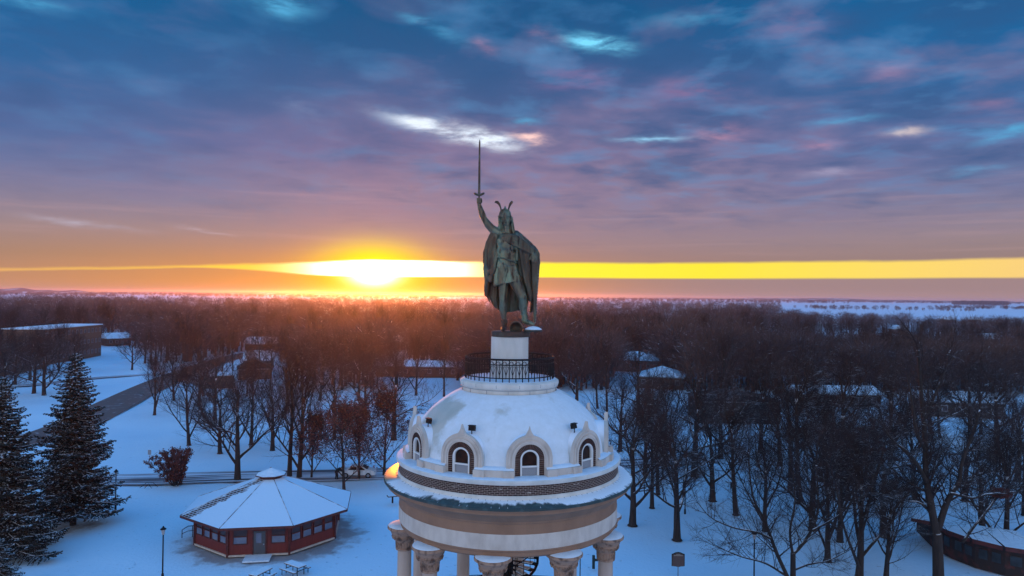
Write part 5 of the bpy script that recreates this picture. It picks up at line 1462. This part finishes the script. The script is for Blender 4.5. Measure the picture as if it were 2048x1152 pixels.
# shield under the left hand, seen on edge
sh = MB()
edgeL = [(1060.5, 517), (1058.8, 530), (1058.8, 548), (1060, 570), (1062.2, 600), (1063.6, 625), (1064.4, 645)]
edgeR = [(1069.6, 645), (1071, 625), (1072.2, 600), (1074.4, 570), (1076.2, 548), (1076.2, 530), (1073, 517)]
fr_ = [S(a, b_, -.20) for a, b_ in edgeL+edgeR]
mid_ = [S(a, b_, -.34) for a, b_ in [(1062.5, 518), (1062, 530), (1062.2, 548), (1063, 570), (1064.4, 600), (1065.2, 625), (1065.8, 644)]+[(1068.4, 644), (1069.4, 625), (1070.2, 600), (1071.6, 570), (1073, 548), (1073, 530), (1071, 518)]]
bk_ = [p_+Vector((0, .14, 0)) for p_ in fr_]
n = len(fr_); sh.v += mid_+fr_+bk_
sh.face(range(n-1, -1, -1)); sh.face(range(2*n, 3*n))
for i in range(n):
    j = (i+1) % n; sh.face((i, j, n+j, n+i)); sh.face((n+i, n+j, 2*n+j, 2*n+i))
sho = sh.build('shield', M['bronzecape'], ST)
rs = MB()
for i in range(17):
    t = i/16; rs.ball(S(1074.2-6.0*t, 548+96*t, -.30), .030, 7, 5)
rs.build('rivets', M['chrome'], sho, True)
# fallen helmet and round shield under the raised foot
fh = MB()
mrot = Matrix.Translation(S(1030, 653.5, -.45)) @ Matrix.Rotation(R(100), 4, 'X') @ Matrix.Rotation(R(0), 4, 'Z')
tmp = MB().lathe([(0.02, -.34), (.16, -.33), (.26, -.24), (.31, -.08), (.32, .12), (.35, .16), (.34, .20), (.28, .20), (.27, .05), (.22, -.15), (.0, -.2)], 28)
b = len(fh.v); fh.v += [mrot @ v_ for v_ in tmp.v]
for f_ in tmp.f: fh.face([b+i for i in f_])
fh.build('fallen_helmet', M['bronzed'], ST, True)
ds_ = MB().lathe([(0, -.05), (.46, -.05), (.50, .0), (.49, .05), (.2, .10), (0, .12)], 36, c=tuple(S(1063, 660, -.42)))
dso = ds_.build('fallen_shield', M['bronzed'], ST, True)
MB().lathe([(.44, .065), (.40, .13), (.25, .21), (0, .26)], 32, c=tuple(S(1064, 661, -.42))).build('snow', M['snowcap'], dso, True)
# plinth plate
MB().lathe([(0.0, -.27), (1.0, -.27), (1.0, -.19), (.99, -.18), (.99, -.02), (.96, 0.0), (.0, 0.0)], 60).build('base_plate', M['bronzed'], ST, True, 35)

# ================================================================== PAVILION
PC = Vector((-22.9, 69.2, 0)); a0_ = math.atan2(62.7-69.2, -24.4+22.9)
PV = empty('park_pavilion', PC, 0, 'octagonal dark red wooden pavilion with snowy roof and grey door', 'pavilion')
def oc(r, k, z): a = a0_+k*PI/4; return Vector((r*math.cos(a), r*math.sin(a), z))
EV, APX = 2.85, 5.75
wl = MB()
for k in range(8):
    a, b_ = oc(6.66, k, 0), oc(6.66, k+1, 0)
    wl.quad([a, b_, b_+Vector((0, 0, EV)), a+Vector((0, 0, EV))], [(0, 0), (5.1, 0), (5.1, EV), (0, EV)])
wl.build('wall', M['redwood'], PV)
fd = MB()
for k in range(8):
    a, b_ = oc(6.80, k, 0), oc(6.80, k+1, 0); fd.quad([a, b_, b_+Vector((0, 0, .14)), a+Vector((0, 0, .14))]); fd.quad([a+Vector((0, 0, .14)), b_+Vector((0, 0, .14)), oc(6.6, k+1, .14), oc(6.6, k, .14)])
fd.build('foundation', M['trim'], PV)
rfm = MB()
RO = 7.95
for k in range(8):
    a, b_ = oc(RO, k, EV), oc(RO, k+1, EV); c_, d__ = oc(1.1, k+1, APX-.45), oc(1.1, k, APX-.45)
    w = (b_-a).length
    rfm.quad([a, b_, c_, d__], [(0, 0), (w, 0), (w*.57, 7), (w*.43, 7)])
def pav_mat():
    m = mat('snowed_shingles', (.05, .03, .028), .85)
    b = m.node_tree.nodes['Principled BSDF']
    t = N(m, 'ShaderNodeTexCoord'); br = N(m, 'ShaderNodeTexBrick', Scale=1.0); br.inputs['Color1'].default_value = (.035, .022, .02, 1); br.inputs['Color2'].default_value = (.08, .05, .045, 1); br.inputs['Mortar'].default_value = (.5, .52, .56, 1)
    br.inputs['Brick Width'].default_value = .45; br.inputs['Row Height'].default_value = .24; br.inputs['Mortar Size'].default_value = .03
    L(m, t.outputs['UV'], br.inputs['Vector'])
    s = N(m, 'ShaderNodeSeparateXYZ'); L(m, t.outputs['Object'], s.inputs[0])
    # bared shingles along the ridge at the left and at the very eaves
    n = N(m, 'ShaderNodeTexNoise', Scale=.9, Detail=8, Roughness=.65); L(m, t.outputs['Object'], n.inputs['Vector'])
    dp = N(m, 'ShaderNodeVectorMath', _operation='DOT_PRODUCT'); L(m, t.outputs['Object'], dp.inputs[0])
    rid = oc(1, -1, 0); nn = Vector((-rid.y, rid.x, 0)); dp.inputs[1].default_value = (nn.x, nn.y, 0)
    dr = N(m, 'ShaderNodeVectorMath', _operation='DOT_PRODUCT'); L(m, t.outputs['Object'], dr.inputs[0]); dr.inputs[1].default_value = (rid.x, rid.y, 0)
    g1 = N(m, 'ShaderNodeMath', _operation='COMPARE'); L(m, dp.outputs['Value'], g1.inputs[0]); g1.inputs[1].default_value = .45; g1.inputs[2].default_value = .42
    r0 = N(m, 'ShaderNodeMapRange'); r0.inputs[1].default_value = .0; r0.inputs[2].default_value = 1.3; r0.inputs[3].default_value = .42; r0.inputs[4].default_value = 0; 
    ab = N(m, 'ShaderNodeMath', _operation='ABSOLUTE'); sb_ = N(m, 'ShaderNodeMath', _operation='SUBTRACT'); L(m, dp.outputs['Value'], sb_.inputs[0]); sb_.inputs[1].default_value = .5; L(m, sb_.outputs[0], ab.inputs[0]); L(m, ab.outputs[0], r0.inputs[0])
    gt = N(m, 'ShaderNodeMapRange'); gt.inputs[1].default_value = .2; gt.inputs[2].default_value = 1.0; L(m, dr.outputs['Value'], gt.inputs[0])
    mu = N(m, 'ShaderNodeMath', _operation='MULTIPLY'); L(m, r0.outputs[0], mu.inputs[0]); L(m, gt.outputs[0], mu.inputs[1])
    ad_ = N(m, 'ShaderNodeMath', _operation='ADD'); L(m, mu.outputs[0], ad_.inputs[0]); L(m, n.outputs[0], ad_.inputs[1])
    r2 = N(m, 'ShaderNodeMapRange'); r2.inputs[1].default_value = .70; r2.inputs[2].default_value = .80; r2.inputs[3].default_value = 1; r2.inputs[4].default_value = 0; L(m, ad_.outputs[0], r2.inputs[0])
    x = N(m, 'ShaderNodeMix', _data_type='RGBA'); L(m, r2.outputs[0], x.inputs[0]); L(m, br.outputs[0], x.inputs[6]); x.inputs[7].default_value = (.58, .74, .87, 1)
    L(m, x.outputs[2], b.inputs['Base Color'])
    n3 = N(m, 'ShaderNodeTexNoise', Scale=3, Detail=6); L(m, t.outputs['Object'], n3.inputs['Vector']); bp = N(m, 'ShaderNodeBump', Strength=.25, Distance=.1); L(m, n3.outputs[0], bp.inputs['Height']); L(m, bp.outputs[0], b.inputs['Normal'])
    return m
rfo = rfm.build('roof', pav_mat(), PV)
un = MB()
un.v += [oc(RO-.02, k, EV-.05) for k in range(8)]; un.face(range(7, -1, -1)); un.build('soffit', M['reddark'], PV)
fs = MB()
for k in range(8):
    a, b_ = oc(RO+.03, k, EV-.22), oc(RO+.03, k+1, EV-.22); ai, bi = oc(RO-.05, k, EV-.22), oc(RO-.05, k+1, EV-.22); u_ = Vector((0, 0, .20))
    fs.quad([a, b_, b_+u_, a+u_]); fs.quad([ai, bi, b_, a]); fs.quad([a+u_, b_+u_, bi+u_, ai+u_])
fs.build('fascia', M['reddark'], PV)
hp_ = MB()
for k in range(8): hp_.tube([oc(RO+.0, k, EV+.005), oc(1.1, k, APX-.445)], .035, 5)
hp_.build('ridge_caps', M['ridge'], rfo)
cu = empty('cupola'); cu.parent = PV
cw = MB()
for k in range(8): cw.quad([oc(1.0, k, APX-.5), oc(1.0, k+1, APX-.5), oc(1.0, k+1, APX-.1), oc(1.0, k, APX-.1)])
cw.build('cupola_wall', M['reddark'], cu)
cr2 = MB()
for k in range(8): cr2.quad([oc(1.42, k, APX-.12), oc(1.42, k+1, APX-.12), Vector((0, 0, APX+.45))]); cr2.quad([oc(1.42, k+1, APX-.2), oc(1.42, k, APX-.2), oc(.9, k, APX-.2), oc(.9, k+1, APX-.2)]); cr2.quad([oc(1.42, k, APX-.2), oc(1.42, k+1, APX-.2), oc(1.42, k+1, APX-.12), oc(1.42, k, APX-.12)])
cr2.build('cupola_roof', M['snowcap'], cu)
ce = MB()
for k in range(8): ce.tube([oc(1.44, k, APX-.17), oc(1.44, k+1, APX-.17)], .05, 5)
ce.tube([oc(1.44, 5, APX-.10), Vector((0, 0, APX+.47))], .04, 5)
ce.build('cupola_edge', M['reddark'], cu)
def wall_xf(k):
    a, b_ = oc(6.66, k, 0), oc(6.66, k+1, 0); t = (b_-a).normalized(); m_ = Matrix.Identity(4)
    m_.col[0][:3] = t; m_.col[1][:3] = (-t.y, t.x, 0) if False else Vector((0, 0, 1)).cross(t); m_.col[2][:3] = (0, 0, 1); m_.col[3][:3] = a; return m_
def pwin(k, x, w, z0=1.05, z1=2.35):
    m_ = wall_xf(k); f_ = MB()
    for xx in (x-w/2, x+w/2): f_.box((xx, -.04, (z0+z1)/2), (.07, .09, z1-z0), 0, m_)
    for zz in (z0, (z0+z1)/2, z1): f_.box((x, -.04, zz), (w+.07, .10, .07), 0, m_)
    fo_ = f_.build('window', M['reddark'], PV)
    MB().box((x, -.015, (z0*3+z1)/4), (w-.05, .02, (z1-z0)/2-.04), 0, m_).build('lower_pane', M['pane'], fo_)
    MB().box((x, -.015, (z0+z1*3)/4), (w-.05, .02, (z1-z0)/2-.04), 0, m_).build('upper_pane', M['paned'], fo_)
# side 0 starts at the near-left corner
pwin(0, 1.0, 1.15); pwin(0, 4.2, 1.15)
for kk in (1, 7, 2, 6):
    for i in range(4): pwin(kk, .72+1.22*i, .98)
m_ = wall_xf(0)
d_o = MB().box((2.62, -.03, 1.08), (.98, .07, 2.12), 0, m_).build('door', M['doorg'], PV)
MB().box((2.55, -.075, 1.55), (.46, .02, .85), 0, m_).build('door_pane', M['pane'], d_o)
MB().box((2.98, -.10, 1.0), (.10, .08, .10), 0, m_).build('handle', M['chrome'], d_o)
f_ = MB()
for xx in (2.05, 3.19): f_.box((xx, -.05, 1.2), (.12, .1, 2.4), 0, m_)
f_.box((2.62, -.05, 2.28), (1.26, .1, .12), 0, m_); f_.build('door_frame', M['reddark'], PV)
MB().box((2.62, -.09, 2.52), (.14, .12, .10), 0, m_).build('door_lamp', M['lampglass'], PV)
for k in range(8):
    p_ = oc(6.72, k, EV/2); MB().box(tuple(p_), (.18, .18, EV), a0_+k*PI/4).build('post', M['reddark'], PV)
MB().box((2.6, -.9, .08), (2.2, 1.6, .12), 0, m_).build('step', M['snowcap'], PV)
BLD.append((PC.x, PC.y, 8))
# hand rail left of the pavilion
hr = empty('handrail', G(385, 1074), R(20), 'black iron stair handrail at the left side of the pavilion', 'handrail')
MB().tube([(-.9, 0, .0), (-.9, 0, .75), (-.4, 0, 1.05), (.9, 0, 1.05), (.9, 0, 0)], .04, 6).tube([(.0, 0, 0), (.0, 0, 1.05)], .035, 6).tube([(-.9, 0, .4), (-.4, 0, .6), (.9, 0, .6)], .03, 6).build('rail', M['iron'], hr)

# ================================================================== CURVED SHELTER (bottom right)
SC_ = empty('curved_shelter', (0, 0, 0), 0, 'long dark curved shelter with red edged roof and dim windows at the bottom right', 'shelter')
p_near = [G(1868, 1098), G(1905, 1118), G(1950, 1136), G(2010, 1152), G(2090, 1166)]
org = p_near[0].copy(); SC_.location = org
wl = MB(); rf = MB(); fs = MB(); sn2 = MB(); H_w = 2.6
for i in range(len(p_near)-1):
    a, b_ = p_near[i]-org, p_near[i+1]-org; up = Vector((0, 0, H_w))
    wl.quad([a, b_, b_+up, a+up])
    t = (b_-a).normalized(); nb = Vector((-t.y, t.x, 0)); i_ = MB()
    back = Vector((1.2, 5.0, 0))
    rf.quad([a+up-nb*.6, b_+up-nb*.6, b_+up+back, a+up+back]); 
    w_ = (b_-a).length
    fs.quad([a+up-nb*.62-Vector((0, 0, .35)), b_+up-nb*.62-Vector((0, 0, .35)), b_+up-nb*.62+Vector((0, 0, .02)), a+up-nb*.62+Vector((0, 0, .02))])
    for q3 in range(2):
        c = a.lerp(b_, .28+.44*q3)+Vector((0, 0, 1.35))-nb*.03
        MB().box(tuple(c), (w_*.30, .06, .8), math.atan2(t.y, t.x)).build('window', M['dimpane'], SC_)
    wl.quad([b_+back, a+back, a+back+up, b_+back+up])
a = p_near[0]-org; up = Vector((0, 0, H_w)); back = Vector((1.2, 5.0, 0))
wl.quad([a+back, a, a+up, a+up+back])
rfx = rf; tip = G(1822, 1036, 2.7)-org
rf.quad([tip, a+up-Vector((0, .6, 0)), a+up+back])
wl.build('wall', noisy(mat('dark_stone', (.03, .022, .022), .9), (.09, .03, .028), 1.5, 6, .5, .65), SC_)
fs.quad([tip-Vector((0, 0, .3)), a+up-Vector((0, .62, .35)), a+up-Vector((0, .62, -.02)), tip]); 
fs.build('fascia', M['reddark'], SC_)
rf.build('roof', M['snowcap'], SC_)
BLD.append((org.x+6, org.y, 8))
# leafy nest in the huge tree
ns = random.Random(2); nb_ = MB(); c0 = G(1877, 1172); 
dn = ray(2001, 986); tt = (c0.y+2.9)/dn.y; nc = Vector((dn.x*tt, dn.y*tt, CAMZ+dn.z*tt))
for i in range(700):
    v_ = Vector((ns.gauss(0, 1), ns.gauss(0, 1), ns.gauss(0, 1))).normalized(); p_ = Vector((v_.x*.85, v_.y*.7, v_.z*.42))*ns.uniform(.6, 1)
    d2 = Vector((ns.uniform(-1, 1), ns.uniform(-1, 1), ns.uniform(-.4, .4))).normalized()*.25
    nb_.tube([p_-d2, p_+d2], [.02, .012], 3, cap=False)
no = nb_.build('bird_nest', M['leaf']); no.location = nc; tag(no, 'big clump of brown leaves and sticks on a limb of the huge tree', 'nest')
# limbs that carry it
# ================================================================== STREET FURNITURE
def lamp_meshes():
    p = MB().tube([(0, 0, 0), (0, 0, .5), (0, 0, .55), (0, 0, 3.6)], [.11, .10, .06, .05], 10)
    h = MB().lathe([(.06, 3.6), (.12, 3.64), (.10, 3.70), (.17, 4.02)], 8)
    c = MB().lathe([(.24, 4.02), (.22, 4.07), (.10, 4.16), (.05, 4.26), (0, 4.3)], 12)
    return p.mesh('pole', M['iron'], True), h.mesh('lantern', M['lampglass']), c.mesh('lamp_cap', M['iron'], True)
LM = lamp_meshes()
def lamp(loc, label, sc=1.0):
    o = empty('street_lamp', loc, 0, label, 'street lamp', 'black park lamps', sc)
    for nm, me in zip(('pole', 'lantern', 'lamp_cap'), LM):
        c = bpy.data.objects.new(nm, me); COL.objects.link(c); c.parent = o
lamp(G(325, 1160), 'black lamp post alone on the snow left of the pavilion')
lamp(G(231, 1020), 'black lamp post at the right edge of the big spruce')
lamp(G(1370, 1028), 'black lamp post among the trees above the plaque sign')
lamp(G(1508, 1168), 'black lamp post half hidden by the wide bare tree at the bottom right')
# plaque sign
ps = empty('plaque_sign', G(1356, 1156), 0, 'dark plaque sign with arched top on a post in the snow', 'sign')
MB().tube([(0, 0, 0), (0, 0, 1.05)], .045, 8).build('post', M['chrome'], ps)
out = [(-.53, 0.98), (-.53, 1.95), (-.40, 1.99), (-.22, 2.08), (0, 2.12), (.22, 2.08), (.40, 1.99), (.53, 1.95), (.53, .98), (.2, .95), (0, .90), (-.2, .95)]
plt = MB().prism([(x, .03, z) for x, z in out], (0, -.06, 0)).build('plate', M['iron'], ps)
MB().prism([(x*.9, -.032, 1.02+(z-1.02)*.93+.01) for x, z in out], (0, -.012, 0)).build('face', M['signbrown'], plt)
lt = MB()
lr = random.Random(1)
lt.box((0, -.048, 1.93), (.34, .008, .03)); lt.box((0, -.048, 1.84), (.72, .008, .035))
tx = lt.build('emblem_lines', M['gold'], plt)
# green post grill and thin pole
gp = empty('park_grill', G(1187, 1137), 0, 'dark green upright park grill post seen between the columns on the right', 'grill')
MB().box((0, 0, .55), (.22, .22, 1.1)).build('post', M['greenp'], gp); MB().box((.22, 0, .72), (.28, .3, .12)).build('grate', M['greenp'], gp)
pl_ = MB().tube([(0, 0, 0), (0, 0, 1.6)], .04, 6).build('thin_pole', M['iron']); pl_.location = G(1160, 1156); tag(pl_, 'thin dark pole standing right of the ring fence', 'pole')
def ped_table(loc, label, rz=0):
    o = empty('pedestal_table', loc, rz, label, 'table', 'small pedestal tables in the park')
    MB().box((0, 0, .78), (1.15, .75, .07)).build('tabletop', M['iron'], o)
    MB().box((0, 0, .835), (1.0, .6, .04)).build('snow', M['snowcap'], o)
    MB().tube([(0, 0, 0), (0, 0, .75)], .10, 8).build('pedestal', M['iron'], o)
ped_table(G(785, 1006), 'small dark pedestal table in the snow left of the monument columns', .4)
ped_table(G(1462, 977), 'small dark pedestal table under the trees above the plaque sign', .1)
def picnic(loc, rz, label, group='picnic tables on the snow'):
    o = empty('picnic_table', loc, rz, label, 'picnic table', group)
    MB().box((0, 0, .74), (1.85, .78, .05)).build('tabletop', M['wood'], o); MB().box((0, 0, .795), (1.8, .74, .06)).build('snow', M['snowcap'], o)
    for s in (-1, 1):
        b_ = MB().box((0, s*.72, .44), (1.85, .27, .05)).build('bench', M['wood'], o); MB().box((0, s*.72, .49), (1.8, .24, .05)).build('snow', M['snowcap'], b_)
        lg = MB()
        lg.tube([(s*.68, -.34, .71), (s*.68, -.34, 0)], .035, 6); lg.tube([(s*.68, .34, .71), (s*.68, .34, 0)], .035, 6); lg.tube([(s*.68, -.8, .40), (s*.68, .8, .40)], .03, 6)
        lg.tube([(s*.68, -.76, .42), (s*.68, -.76, 0)], .03, 6); lg.tube([(s*.68, .76, .42), (s*.68, .76, 0)], .03, 6)
        lg.build('leg', M['iron'], o)
    return o
t1 = G(590, 1147); picnic(t1, R(-34), 'snowy picnic table with benches right of the pavilion door')
picnic(G(521, 1162), R(68), 'snowy picnic table cut by the bottom edge below the pavilion door')
picnic(G(1522, 952), R(4), 'dark picnic table in the snow under the trees at the right')
picnic(G(2016, 952), R(-10), 'picnic table near the right edge of the photo')
bn = empty('park_bench', G(1900, 916), 0, 'long low park bench at the far side of the clearing', 'bench')
MB().box((0, 0, .48), (4.6, .35, .06)).build('seat', M['wood'], bn)
for x_ in (-2, -.1, 2): MB().box((x_, 0, .24), (.12, .3, .46)).build('leg', M['iron'], bn)
mk = empty('marker_post', G(299, 931), 0, 'small sign on a thin post across the street from the shrub', 'sign')
MB().tube([(0, 0, 0), (0, 0, 1.6)], .04, 6).build('post', M['grey'], mk); MB().box((0, -.05, 1.75), (.42, .04, .62)).build('plate', M['grey'], mk)
bkr = empty('bike_rack', G(298, 975), R(10), 'low tilted metal rack on the snow left of the shrub', 'rack')
MB().tube([(-1.0, 0, 0), (-.3, 0, .55), (.4, .2, .5), (.95, .1, 0)], .03, 5).tube([(-.4, -.3, 0), (0, -.2, .5), (.4, -.4, 0)], .03, 5).build('frame', M['iron'], bkr)
sgn = empty('trail_sign', G(1478, 1014), 0)
bpy.data.objects.remove(sgn)

# ---- parked car
cpos = G(713, 957); car = empty('parked_car', (cpos.x, cpos.y+.9, .02), R(2), 'snow covered white car parked on the street behind the pavilion', 'car')
prof_ = [(-2.2, .38), (-2.22, .72), (-2.1, .90), (-1.35, .98), (-.75, 1.40), (.55, 1.44), (1.25, 1.02), (2.0, .90), (2.2, .72), (2.22, .38)]
cb = MB(); n = len(prof_); W_ = .86
b = 0
for s in (-1, 1):
    for x_, z_ in prof_:
        w_ = W_*(1 if z_ < 1.0 else .80); cb.v.append(Vector((x_, s*w_, z_)))
cb.face(range(0, n)); cb.face(range(2*n-1, n-1, -1))
for i in range(n): j = (i+1) % n; cb.face((j, i, n+i, n+j))
body_c = cb.build('body', M['carpaint'], car, True, 25)
gl = MB()
for s in (-1, 1):
    P_ = [(-1.12, s*.845, 1.02), (-.68, s*.72, 1.36), (-.05, s*.72, 1.38), (-.05, s*.845, 1.02)]; Q_ = [(.02, s*.845, 1.02), (.02, s*.72, 1.38), (.50, s*.72, 1.38), (1.02, s*.845, 1.02)]
    gl.prism(P_, (0, s*.02, 0)); gl.prism(Q_, (0, s*.02, 0))
gl.build('side_windows', M['glassd'], car)
MB().prism([(1.22, -.64, 1.06), (1.22, .64, 1.06), (.62, .60, 1.43), (.62, -.60, 1.43)], (.03, 0, .03)).build('windscreen', M['glassd'], car)
MB().box((-.05, 0, 1.47), (1.2, 1.25, .07)).build('snow', M['snowcap'], car)
for x_ in (-1.38, 1.38):
    for s in (-1, 1):
        wh_ = MB().tube([(x_, s*.70, .33), (x_, s*.90, .33)], .33, 20).build('wheel', M['rubber'], car); MB().tube([(x_, s*.895, .33), (x_, s*.915, .33)], .19, 14).build('rim', M['chrome'], wh_)
for s in (-1, 1):
    MB().box((2.19, s*.62, .72), (.08, .3, .14)).build('headlight', M['lampglass'], car); MB().box((-2.2, s*.62, .78), (.06, .28, .14)).build('tail_light', M['reddark'], car)
MB().box((-1.72, 0, 1.25), (.06, 1.3, .62)).build('open_boot_lid', M['carpaint'], car)

# ---- person bending at the car
def person():
    o = empty('person', G(674, 959), R(0), 'person in black clothes bending forward with arms out at the back of the parked car', 'person')
    k = MB(); H = 1.72
    ch_ = lambda mb, *a: mb.chain([(Vector(p_), r_) for p_, r_ in a])
    ch_(k, ((-.10, -.10, .92), .11), ((-.08, -.10, .50), .075), ((-.16, -.10, .10), .05)); ch_(k, ((-.16, -.10, .07), .045), ((.04, -.12, .04), .04))
    ch_(k, ((-.10, .10, .92), .11), ((.04, .10, .50), .075), ((.02, .10, .10), .05)); ch_(k, ((.02, .10, .07), .045), ((.22, .12, .04), .04))
    ch_(k, ((-.10, 0, .95), .15), ((.10, 0, 1.18), .155), ((.32, 0, 1.32), .16)); ch_(k, ((.36, -.17, 1.34), .07), ((.36, .17, 1.34), .07)); ch_(k, ((.38, 0, 1.36), .055), ((.50, 0, 1.42), .05))
    k.ball((.58, 0, 1.46), (.085, .075, .11)); k.ball((.665, 0, 1.45), (.018, .014, .02)); ch_(k, ((.655, -.02, 1.41), .008), ((.655, .02, 1.41), .008))
    for s in (-1, 1):
        k.ball((.645, s*.028, 1.475), .013); k.ball((.575, s*.078, 1.46), (.02, .012, .03))
        ch_(k, ((.36, s*.18, 1.33), .055), ((.52, s*.22, 1.10), .045), ((.74, s*.20, 1.06), .032)); k.ball((.80, s*.20, 1.05), (.05, .038, .018))
        for f_i, dy in enumerate((-.028, -.009, .010, .028)):
            l_ = (.05, .062, .058, .044)[f_i]; ch_(k, ((.83, s*.20+dy, 1.05), .0095), ((.83+l_*.6, s*.20+dy*1.1, 1.048), .009), ((.83+l_, s*.20+dy*1.1, 1.03), .008))
        ch_(k, ((.78, s*(.20-.035), 1.05), .011), ((.81, s*(.20-.06), 1.045), .009))
    b_ = remesh(k.build('body', M['skin'], o), .009, 2)
    j = MB()
    ch_(j, ((-.11, 0, .93), .19), ((.10, 0, 1.18), .19), ((.33, 0, 1.32), .19)); ch_(j, ((.36, -.17, 1.34), .09), ((.36, .17, 1.34), .09))
    for s in (-1, 1): ch_(j, ((.36, s*.18, 1.33), .085), ((.52, s*.22, 1.10), .07), ((.72, s*.20, 1.065), .05))
    remesh(j.build('coat', M['cloth'], o), .02, 3)
    for lg in (((-.10, -.10, .92), (-.08, -.10, .50), (-.16, -.10, .08)), ((-.10, .10, .92), (.04, .10, .50), (.02, .10, .08))):
        pass
    t_ = MB(); ch_(t_, ((-.10, -.10, .92), .13), ((-.08, -.10, .50), .10), ((-.16, -.10, .12), .075)); ch_(t_, ((-.10, .10, .92), .13), ((.04, .10, .50), .10), ((.02, .10, .12), .075))
    remesh(t_.build('trousers', M['cloth'], o), .02, 2)
    for p0_, p1_ in (((-.16, -.10, .06), (.06, -.12, .05)), ((.02, .10, .06), (.24, .12, .05))):
        MB().cap(p0_, .062, p1_, .052).build('shoe', M['rubber'], o, True)
    MB().ball((.575, 0, 1.50), (.095, .09, .09)).build('hat', M['cloth'], o, True)
person()

# ================================================================== HAZE
hz = MB().box((0, (HZ-400)/2+25, 15.7), (2*HZ+60, HZ+500, 33.6))
m = bpy.data.materials.new('haze'); m.use_nodes = True
m.node_tree.nodes.clear()
ou = m.node_tree.nodes.new('ShaderNodeOutputMaterial'); pv = m.node_tree.nodes.new('ShaderNodeVolumePrincipled')
pv.inputs['Color'].default_value = (.88, .72, .84, 1); pv.inputs['Density'].default_value = .00010; pv.inputs['Anisotropy'].default_value = .86
m.node_tree.links.new(pv.outputs[0], ou.inputs['Volume'])
ho = hz.build('haze', m); tag(ho, 'pale winter haze over the plain', 'haze', kind='stuff')
print('objects', len(bpy.data.objects))
